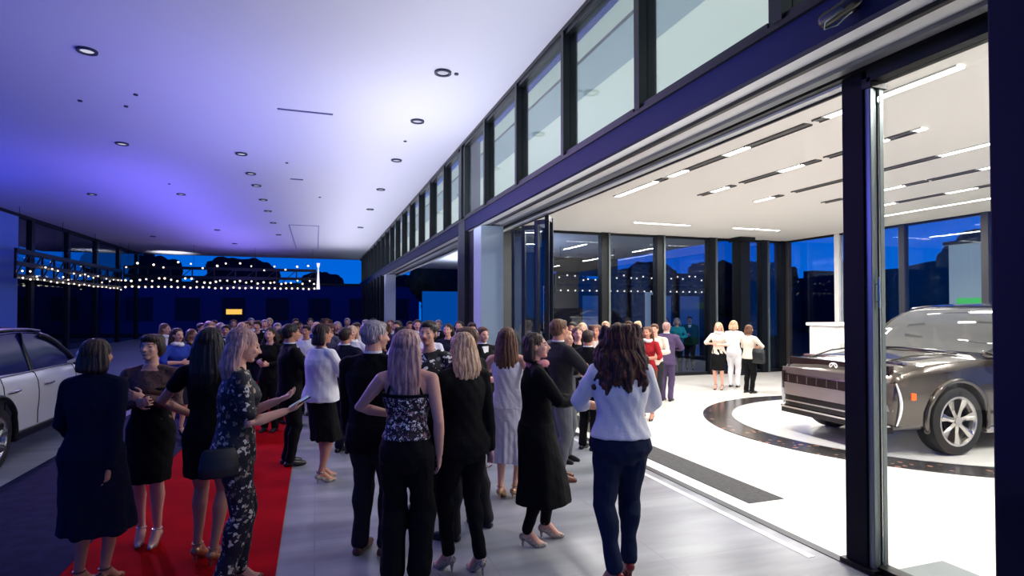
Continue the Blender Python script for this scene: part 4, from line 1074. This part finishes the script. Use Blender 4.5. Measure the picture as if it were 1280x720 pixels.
def scarf(body, d, m):
    h = d['h']; hh = d['hh']; b = MB()
    b.tube([V((math.cos(t)*.046,-.002+math.sin(t)*.042,.846+hh+.008*math.sin(t*2)))*h for t in [2*PI*j/20 for j in range(21)]], .019*h, 10, roundends=False)
    b.tube([V((-.05,-.03,.83+hh))*h,V((-.075,-.035,.80+hh))*h],[.018*h,.014*h],8)
    vox(b,'scarf',.007,m,body,2, lambda co,nr: co+nr*(np.sin(co[:,0]*70+co[:,2]*90)*.003)[:,None])
# -- nearest guests
CZ = .009   # carpet pile
P1,_ = P('person in a long navy coat seen from behind, leftmost in the foreground', -1.36,4.42,35,1.60, z=CZ, skin='tan', feet=((-.045,.0,0),(.04,.03,.2)), heel=.05, hands=((-.12,.12,.55),(.10,-.05,.455)), poles=((-.3,-1,0),(.6,-.6,0)),
  top='navy', coat=('navycoat',.20,.075,1.0), shoe='brown', hair=('bob','dark'), head=(-.15,0), lean=(0,.01), build_=1.08)
P2,_ = P('smiling person in a black dress with sheer lace sleeves on the red carpet', -1.20,5.12,195,1.60, z=CZ, skin='fair', feet=((-.035,.02,.1),(.045,-.02,-.1)), heel=.05, hands=((-.01,.125,.70),(.03,.135,.68)), poles=((-1,-.6,-.4),(1,-.6,-.4)),
  top='lace', sleeve=1.0, topz=(.58,.825), loose=.007, skirt=('black',.745,.285,.02,.003), shoe='silver', hair=('updo','dark'), head=(-.25,.12), smile=True, curl=(.7,.7), grip=((0,-1,0),(0,-1,0)), build_=1.05)
P3,_ = P('person with long dark hair in a short black dress, mostly behind the floral outfit', -.72,4.62,25,1.66, z=CZ, skin='tan', feet=((-.05,.02,0),(.045,-.03,.2)), heel=.06, hands=((-.13,.10,.60),(.05,.15,.66)), poles=((-1,-.8,0),(1,-.8,0)),
  top='black', sleeve=.22, topz=(.5,.82), skirt=('black',.60,.345,.05,.004), shoe='gold', hair=('long','black'))
def floral_extra(body, d): pass
P4,d4 = P('person in dark floral blouse and trousers looking at a phone', -.49,4.1,82,1.67, z=CZ, skin='fair', feet=((-.045,.03,0),(.045,-.03,.1)), heel=.05, hands=((.0,.15,.70),(.07,.165,.665)), poles=((-.6,-1,-.8),(.5,-1,-.8)),
  top='floral', sleeve=.38, topz=(.49,.835), loose=.014, pants=('floral',.040,.05,.046), shoe='brown', hair=('mid','rose'), head=(0,-.22), lean=(0,.012), curl=(.5,.35), grip=((0,0,1),(-.4,0,1)))
P5,_ = P('dark-bobbed person in a white blouse and black skirt at the carpet edge', .06,6.44,55,1.65, skin='tan', feet=((-.04,.05,.2),(.045,-.02,.3)), heel=.05, hands=((-.04,.16,.66),(.05,.16,.63)), poles=((-1,-.7,0),(1,-.7,0)),
  top='white', sleeve=.85, topz=(.50,.84), loose=.032, build_=1.12, skirt=('black',.60,.24,.045,.006), shoe='snake', hair=('bob','dark'), head=(-.2,0))
P6,_ = P('person in black with cropped dark hair between the floral outfit and the white blouse', -.28,7.2,75,1.63, sex='m', skin='tan', z=CZ, hands=((-.05,.17,.66),(.06,.18,.64)), poles=((-1,-.7,0),(1,-.7,0)),
  coat=('black',.5,0,.97), pants=('black',.034,.04,.042), hair=('short','black'), vs=.008)
P7,_ = P('grey-haired person in a dark suit with brown shoes seen from behind', .41,4.42,28,1.72, sex='m', skin='fair', feet=((-.055,0,-.05),(.055,.02,.2)), hands=((-.13,.03,.47),(.11,.14,.56)), poles=((-.3,-1,0),(.8,-1,0)),
  coat=('black',.44,.02,.97,True), pants=('charcoal',.038,.04,.046), shoe='brown', hair=('short','grey'), head=(-.55,-.03), build_=1.03)
P8,_ = P('person with long rose-blonde hair in a blossom print halter top', .56,3.75,12,1.67, skin='fair', feet=((-.055,0,0),(.05,.02,.1)), heel=.06, hands=((-.10,.14,.64),(.125,.03,.50)), poles=((-1,-.6,0),(.5,-1,0)),
  top='floralwhite', sleeve=0, topz=(.57,.745), loose=.012, pants=('black',.050,.03,.054), shoe='black', hair=('long','rose'), head=(-.35,0),
  extra=lambda body, d: halter(body, d))
P9,_ = P('blonde person in a black jacket and slim black trousers with heeled sandals', .97,3.9,-35,1.64, skin='fair', feet=((-.05,.05,-.2),(.04,-.06,0)), heel=.07, hands=((-.06,.17,.66),(.12,-.04,.475)), poles=((-1,-.8,-.2),(.6,-1,0)),
  coat=('black',.47,.02,1.0), pants=('black',.030,.06,.038), top='cream', shoe='snake', hair=('mid','blonde'), head=(.1,-.1))
P10,_ = P('person in a black suit standing wide right behind the blonde guest', 1.16,4.55,-60,1.66, sex='m', skin='tan', feet=((-.10,.03,-.2),(.12,-.03,.1)), hands=((-.13,.05,.50),(.13,.0,.47)),
  coat=('black',.45,.0,.97,True), pants=('charcoal',.044,.04,.05), shoe='black', hair=('short','brown'), vs=.008, head=(.3,0))
P11,d11 = P('dark-haired person in a monochrome print top talking behind the blossom print halter', .98,5.25,200,1.70, skin='fair', hands=((-.08,.16,.68),(.04,.19,.70)), poles=((-1,-.8,0),(1,-.8,0)), feet=((-.05,0,0),(.06,.03,0)),
  top='mono', sleeve=.9, pants=('black',.036,.04,.04), shoe='black', hair=('short','black'), vs=.008, curl=(.5,.9))
P12,_ = P('person with long brown hair in a sleeveless lilac-white dress and dark shawl', 1.74,5.25,15,1.63, skin='fair', feet=((-.04,0,.1),(.045,.03,.5)), heel=.06, hands=((-.08,.15,.66),(.12,.08,.60)), poles=((-1,-.7,0),(.8,-1,0)),
  top='lilac', sleeve=0, topz=(.52,.80), skirt=('lilac',.62,.19,.055,.010), shoe='gold', hair=('long','brown'), extra=lambda body, d: shawl(body, d))
P13,d13 = P('person in a long black coat with a rosy scarf', 1.64,4.2,80,1.62, skin='fair', feet=((-.05,.06,.1),(.05,-.05,.1)), heel=.06, hands=((-.02,.19,.66),(.03,.20,.68)), poles=((-1,-.7,-.4),(1,-.7,-.4)),
  coat=('black',.17,.075,.9), pants=('black',.028,.05,.034), top='pink', topz=(.55,.86), shoe='snake', hair=('bob','dark'), head=(-.2,.1), lean=(0,-.01), curl=(.7,.7),
  extra=lambda body, d: scarf(body, d, F['pink']))
P14,_ = P('person in dark clothes and brown shoes just beyond the long black coat', 2.47,5.7,60,1.70, sex='m', skin='tan', hands=((-.06,.17,.66),(.06,.18,.68)), poles=((-1,-.7,0),(1,-.7,0)), feet=((-.05,.02,.6),(.05,-.02,.6)),
  coat=('charcoal',.47,0,.97,True), pants=('grey',.034,.04,.042), shoe='brown', hair=('short','brown'), vs=.008)
P15,_ = P('person with big dark auburn curls, white blouse and navy trousers seen from behind', 1.93,3.42,-12,1.70, skin='tan', feet=((-.045,-.075,-.9),(.035,.02,0)), heel=.08, hands=((-.05,.15,.64),(.05,.16,.62)), poles=((-1.2,-.5,-.2),(1,-.6,0)),
  top='white', sleeve=.62, topz=(.545,.835), loose=.018, pants=('denim',.034,.05,.046), shoe='red', hair=('curly','auburn'), build_=1.16)
# phone held by the floral guest
f = MB(); W = d4['wr'][1]; E_ = d4['el'][1]; dd = (W-E_).normalized(); c = W+dd*.115+V((0,0,.028))
o = MB(); o.box((-.036,-.075,-.005),(.036,.075,.005)); o = o.build('mobile_phone', mat('phone_black',(12,12,14),.15), bevel=.006)
q = MB(); q.box((-.032,-.068,.005),(.032,.068,.0062)); q.build('glow_panel', emis('phone_screen',(130,150,190),.8), o)
o.location = P4.matrix_basis @ c; o.rotation_euler = (.5,0,P4.rotation_euler.z); tag(o, 'dark phone held by the person in the floral blouse', 'phone')
# black shoulder bag against her hip
def handbag(name_l, body, c, s=1.0, rz=0, m=None, strapto=None):
    m = m or mat('bag_leather',(16,17,26),.5)
    o = tag(empty('handbag', body.matrix_basis @ V(c), body.rotation_euler.z+rz), name_l, 'bag')
    b = MB(); b.rings([(V((0,0,-.13*s)),V((.15*s,0,0)),V((0,.05*s,0))),(V((0,0,-.05*s)),V((.165*s,0,0)),V((0,.06*s,0))),(V((0,0,.05*s)),V((.15*s,0,0)),V((0,.05*s,0))),(V((0,0,.12*s)),V((.125*s,0,0)),V((0,.022*s,0)))],20)
    vox(b,'bag_body',.008,m,o,2)
    b = MB(); b.box((-.12*s,.035*s,-.0),(.12*s,.062*s,.1*s)); b.build('flap', m, o, bevel=.01)
    if strapto is not None:
        b = MB(); t = V(strapto)-V(c); b.tube([V((-.10*s,0,.1*s)), t*.5+V((-.06,0,.0)), t, t*.5+V((.06,0,0)), V((.10*s,0,.1*s))], .008, 6); b.build('strap', m, o, smooth=True)
    return o
handbag('dark blue-black leather bag hanging at the hip of the floral guest', P4, (.185,-.11,.87), .70, PI/2)
# -- further guests: a handful of builds, each re-dressed per person
def g(px, d):
    k = (px-640)/720; S_, C_ = math.sin(math.radians(18.8)), math.cos(math.radians(18.8))
    return d*(S_+k*C_), d*(C_-k*S_)
HI = ((-.05,.15,.66),(.06,.16,.68)); PL = ((-1,-.7,0),(1,-.7,0))
PR = {}
TAKEN = [(o.location.x, o.location.y) for o in bpy.data.objects if o.name.startswith('person')]
def proto(key, px, d, h, phi, label, **k):
    x, y = g(px, d); b, dd = P(label, x, y, phi, h*.975, vs=.0115, **k); PR[key] = (b, h*.975); TAKEN.append((x, y)); return b
CROWD_L, CROWD_R = 'guests in the crowd under the canopy', 'guests at the showroom entrance'
proto('suit', 432, 7.35, 1.62, 40, 'person in a dark suit standing between the white blouse and the grey-haired guest', sex='m', skin='tan', hands=((-.135,.03,.47),(.06,.16,.66)), poles=((-.3,-1,0),(1,-.7,0)), coat=('navy',.46,0,.97,True), pants=('navy',.036,.04,.042), hair=('short','dark'))
proto('dress', 222, 8.3, 1.58, 150, 'blue-lit person in a pale scarf and dark dress beside the lace sleeves', skin='fair', hands=HI, poles=PL, top='blue', sleeve=.6, skirt=('navy',.6,.27,.03,.004), hair=('long','dark'), heel=.05, extra=lambda b, d: scarf(b, d, F['white']))
proto('bob', 338, 8.6, 1.58, 200, 'dark-haired person facing the camera just behind the phone', skin='fair', hands=HI, poles=PL, top='black', sleeve=.97, loose=.014, pants=('black',.036,.04,.042), hair=('bob','dark'))
proto('shirt', 818, 10.9, 1.58, 190, 'person in a pale shirt left of the purple suit', sex='m', skin='fair', hands=HI, poles=PL, top='cream', sleeve=.97, loose=.014, pants=('charcoal',.036,.04,.042), hair=('short','brown'))
proto('updo', 262, 9.3, 1.66, 170, 'tall violet-lit person with pale pinned-up hair above the long dark hair', skin='fair', hands=HI, poles=PL, top='navy', sleeve=.9, skirt=('black',.62,.22,.03,.005), hair=('updo','rose'), heel=.04)
proto('curly', 505, 8.2, 1.60, 165, 'curly-haired person behind the blossom halter top', skin='olive', hands=HI, poles=PL, top='lilac', sleeve=.5, pants=('black',.04,.04,.044), hair=('curly','black'))
HN = ['black','dark','brown','blonde','rose','grey','auburn']
def redress(o, top=None, low=None, hair=None, skin=None):
    for c in o.children:
        n = c.name.split('.')[0]; m = None
        if n in ('top','jacket','coat','collar','lapels') and top: m = F[top]
        if n in ('trousers','skirt') and low: m = F[low]
        if n == 'hair' and hair: m = HAIR[hair]
        if m: c.material_slots[0].link = 'OBJECT'; c.material_slots[0].material = m
    if skin: o.material_slots[0].link = 'OBJECT'; o.material_slots[0].material = SKIN[skin]
    if hair: o.material_slots[4].link = 'OBJECT'; o.material_slots[4].material = HAIR[hair]
def guest(key, px, d, h, phi, label, top, low, hair, skin, group=None, z=0):
    h *= .975; b, h0 = PR[key]; o = copy_tree(b); x, y = g(px, d)
    while d < 22 and any((x-q[0])**2+(y-q[1])**2 < .64**2 for q in TAKEN): d += .12; x, y = g(px, d)
    TAKEN.append((x, y)); o.location = (x, y, z); s = h/h0; o.scale = (s,s,s); o.rotation_euler = (0,0,face(x,y,phi))
    redress(o, top, low, hair, skin); o['label'] = label
    if group: o['group'] = group
    return o
for row in [
 ('bob',240,8.9,1.52,120,'dark-clad person right of the blue-lit guest, brown bob','black','black','brown','tan'),
 ('suit',283,9.6,1.57,190,'suited person behind the long dark hair, facing the camera','black','black','black','tan'),
 ('dress',303,10.6,1.60,170,'pale-topped person high behind the rose-blonde head','lilac','black','blonde','fair'),
 ('updo',322,11.2,1.62,200,'updo and dark dress just right of the rose-blonde head','black','navy','dark','fair'),
 ('suit',347,10.4,1.60,180,'suited person left of the cropped dark hair, further back','charcoal','charcoal','grey','fair'),
 ('curly',357,8.9,1.53,150,'curly-haired person right behind the cropped dark hair','navy','black','dark','olive'),
 ('shirt',383,9.4,1.58,200,'white-shirted person behind the white blouse','white','black','black','tan'),
 ('dress',396,11.6,1.60,190,'blue dress and blonde hair far behind the white blouse','blue','blue','blonde','fair'),
 ('suit',413,9.9,1.60,220,'grey-suited person right behind the white blouse','grey','grey','brown','tan'),
 ('bob',422,11.9,1.60,170,'black-topped person with grey bob in the far crowd','black','black','grey','fair'),
 ('updo',446,10.2,1.62,190,'white top and dark updo left of the grey-haired guest','white','black','dark','fair'),
 ('suit',457,12.4,1.63,200,'suited person with grey hair in the far crowd','black','black','grey','fair'),
 ('curly',478,10.8,1.62,170,'blue top and brown curls behind the grey-haired guest','blue','black','brown','tan'),
 ('suit',497,9.9,1.66,200,'navy-suited person right of the grey-haired guest, further back','navy','navy','black','tan'),
 ('dress',522,11.0,1.66,180,'cream top and long dark hair behind the blossom halter','cream','black','dark','fair'),
 ('shirt',534,8.9,1.58,170,'lilac-shirted person between the halter top and the blonde guest','lilac','charcoal','dark','fair'),
 ('bob',560,9.4,1.62,200,'black bob and navy top behind the blonde guest','navy','black','black','fair'),
 ('suit',603,7.6,1.62,150,'suited person between the blonde guest and the lilac dress','black','black','brown','fair'),
 ('suit',268,13.0,1.62,190,'suited person in the far left of the crowd','navy','navy','dark','tan'),
 ('dress',292,13.6,1.62,180,'long-haired person in blue in the far left of the crowd','blue','navy','brown','fair'),
 ('shirt',314,14.2,1.64,180,'white-shirted person in the farthest row, left','white','black','grey','fair'),
 ('updo',337,14.0,1.64,180,'lilac-topped person in the farthest row, centre left','lilac','navy','blonde','fair'),
 ('suit',370,13.4,1.64,180,'black-suited person in the farthest row, centre','black','black','dark','tan'),
 ('bob',388,14.6,1.64,180,'white-topped person in the farthest row, centre right','white','black','dark','fair'),
 ('curly',408,14.2,1.64,180,'curly-haired person in the farthest row behind the grey suit','grey','black','brown','olive'),
 ('suit',434,14.0,1.64,180,'grey-haired suit in the farthest row, right','charcoal','black','grey','fair'),
 ('dress',467,14.6,1.64,180,'long-haired person in the farthest row, far right','lilac','blue','black','fair')]:
    guest(*row[:5], row[5], *row[6:], group=CROWD_L, z=CZ if -1.6 < g(row[1],row[2])[0] < -.3 else 0)
px_more = [
 ('dress',206,10.4,1.6,120,'long-haired person in lilac at the far left edge of the crowd','lilac','navy','brown','fair'),
 ('suit',252,10.2,1.6,150,'black-suited person behind the violet-lit guest, left side','black','black','dark','tan'),
 ('bob',276,8.5,1.58,160,'black-topped person with grey hair just behind the long dark hair','black','black','grey','fair'),
 ('shirt',309,9.2,1.6,190,'white-shirted person showing over the phone hands','white','black','brown','fair'),
 ('suit',331,12.6,1.62,180,'grey-haired suit in the middle rows above the phone','black','black','grey','fair'),
 ('curly',374,8.4,1.58,140,'cream top and dark curls beside the white blouse','cream','black','dark','tan'),
 ('dress',440,8.9,1.6,180,'lilac top and long blonde hair between the two dark suits','lilac','black','blonde','fair'),
 ('suit',468,9.0,1.6,200,'brown-haired suit hidden behind the grey-haired guest','black','black','brown','tan'),
 ('bob',488,12.0,1.64,180,'white top and brown bob far behind the blossom halter','white','black','brown','fair'),
 ('shirt',513,9.8,1.62,180,'blue-shirted person behind the blossom halter','blue','black','dark','tan'),
 ('suit',548,10.6,1.64,190,'suited person behind the monochrome print','black','black','grey','fair'),
 ('dress',574,10.8,1.64,190,'rose-topped person with dark hair behind the blonde guest','pink','black','black','fair'),
 ('updo',590,9.3,1.62,170,'navy-topped person by the bronze pilaster','navy','black','dark','fair')]
for row in px_more: guest(*row[:5], row[5], *row[6:], group=CROWD_L, z=CZ if -1.6 < g(row[1],row[2])[0] < -.3 else 0)
for row in [
 ('shirt',706,6.9,1.60,120,'light-haired person with brown shoes behind the rosy scarf','grey','grey','blonde','fair'),
 ('bob',722,8.4,1.60,170,'black top and brown bob left of the big curls','black','black','brown','fair'),
 ('suit',735,6.9,1.58,30,'dark-suited person half hidden by the big curls, on the left','black','black','dark','tan'),
 ('updo',698,9.0,1.62,190,'grey-topped person with updo beside the folded doors','grey','black','brown','fair'),
 ('suit',716,10.2,1.63,200,'suited person beyond the folded doors, near the back glazing','charcoal','charcoal','black','tan'),
 ('dress',728,10.9,1.60,180,'teal top and long blonde hair by the back glazing','teal','black','blonde','fair'),
 ('curly',745,9.4,1.60,190,'curly brown hair behind the left of the big curls','cream','black','brown','tan'),
 ('shirt',757,10.9,1.62,180,'white-shirted person far behind the big curls','white','black','blonde','fair'),
 ('dress',772,10.2,1.62,170,'pink top and long hair directly behind the big curls','pink','black','brown','fair'),
 ('suit',786,11.6,1.62,190,'black-suited person behind the right of the big curls','black','black','dark','tan'),
 ('updo',797,10.4,1.60,200,'cream top and blonde updo right of the big curls','cream','brown','blonde','fair'),
 ('dress',809,9.5,1.57,200,'red top and brown hair left of the purple suit','red','brown','brown','tan')]:
    guest(*row[:5], row[5], *row[6:], group=CROWD_R)
guest('suit',833,11.15,1.60,20,'person in a purple suit standing on the showroom floor, back turned','purple','purple','rose','fair')
guest('dress',898,13.1,1.56,195,'blonde person in a white top and black trousers left of the pale group','cream','black','blonde','fair')
o = guest('bob',917,12.85,1.60,15,'blonde person in white with a dark waist sash, middle of three by the back glazing','white','white','blonde','fair')
o2 = guest('bob',936,12.6,1.52,40,'person in dark trousers and pale top, rightmost of three by the back glazing','cream','black','brown','fair')
handbag('large black tote bag carried by the rightmost guest by the back glazing', o2, (.22,.0,.86), 1.25, 0, mat('tote_black',(20,26,28),.4))
guest('bob',846,16.6,1.62,180,'teal-topped person outside the back glazing','teal','black','grey','fair')
guest('suit',862,17.6,1.66,180,'dark-suited person outside the back glazing','green','black','black','tan')
guest('dress',832,17.4,1.62,180,'lilac-topped person outside the back glazing, left of the teal top','lilac','black','dark','fair')
# drinking glasses
gl = None
wine = glass('wine_glass', (.95,.97,.95,1), .12, .0, .4)
def goblet(body, p, label):
    o = tag(empty('wine_glass', body.matrix_basis @ V(p)), label, 'glass', 'drinks held by guests')
    b = MB(); b.rings([(V((0,0,z)),V((r_,0,0)),V((0,r_,0))) for z, r_ in [(0,.004),(.01,.022),(.04,.034),(.075,.030),(.075,.028),(.04,.032),(.012,.02),(.006,.004)]],18,cap=False); b.build('bowl', wine, o, smooth=True)
    b = MB(); b.tube([(0,0,-.075),(0,0,.003)],.0035,8); b.disc((0,0,-.08),.03,.004,20); b.build('stem', wine, o, smooth='auto')
    b = MB(); b.disc((0,0,.012),.02,.03,18,r2=.032); b.build('drink', mat('pale_wine',(226,196,120),.2), o, smooth='auto')
def grip_point(d):
    E_, W_ = d['el'][1], d['wr'][1]; return W_+(W_-E_).normalized()*.085+V((0,0,.045))
goblet(P11, grip_point(d11), 'wine glass held by the dark-haired guest in the monochrome print')
goblet(P13, grip_point(d13), 'wine glass held by the guest in the long black coat')
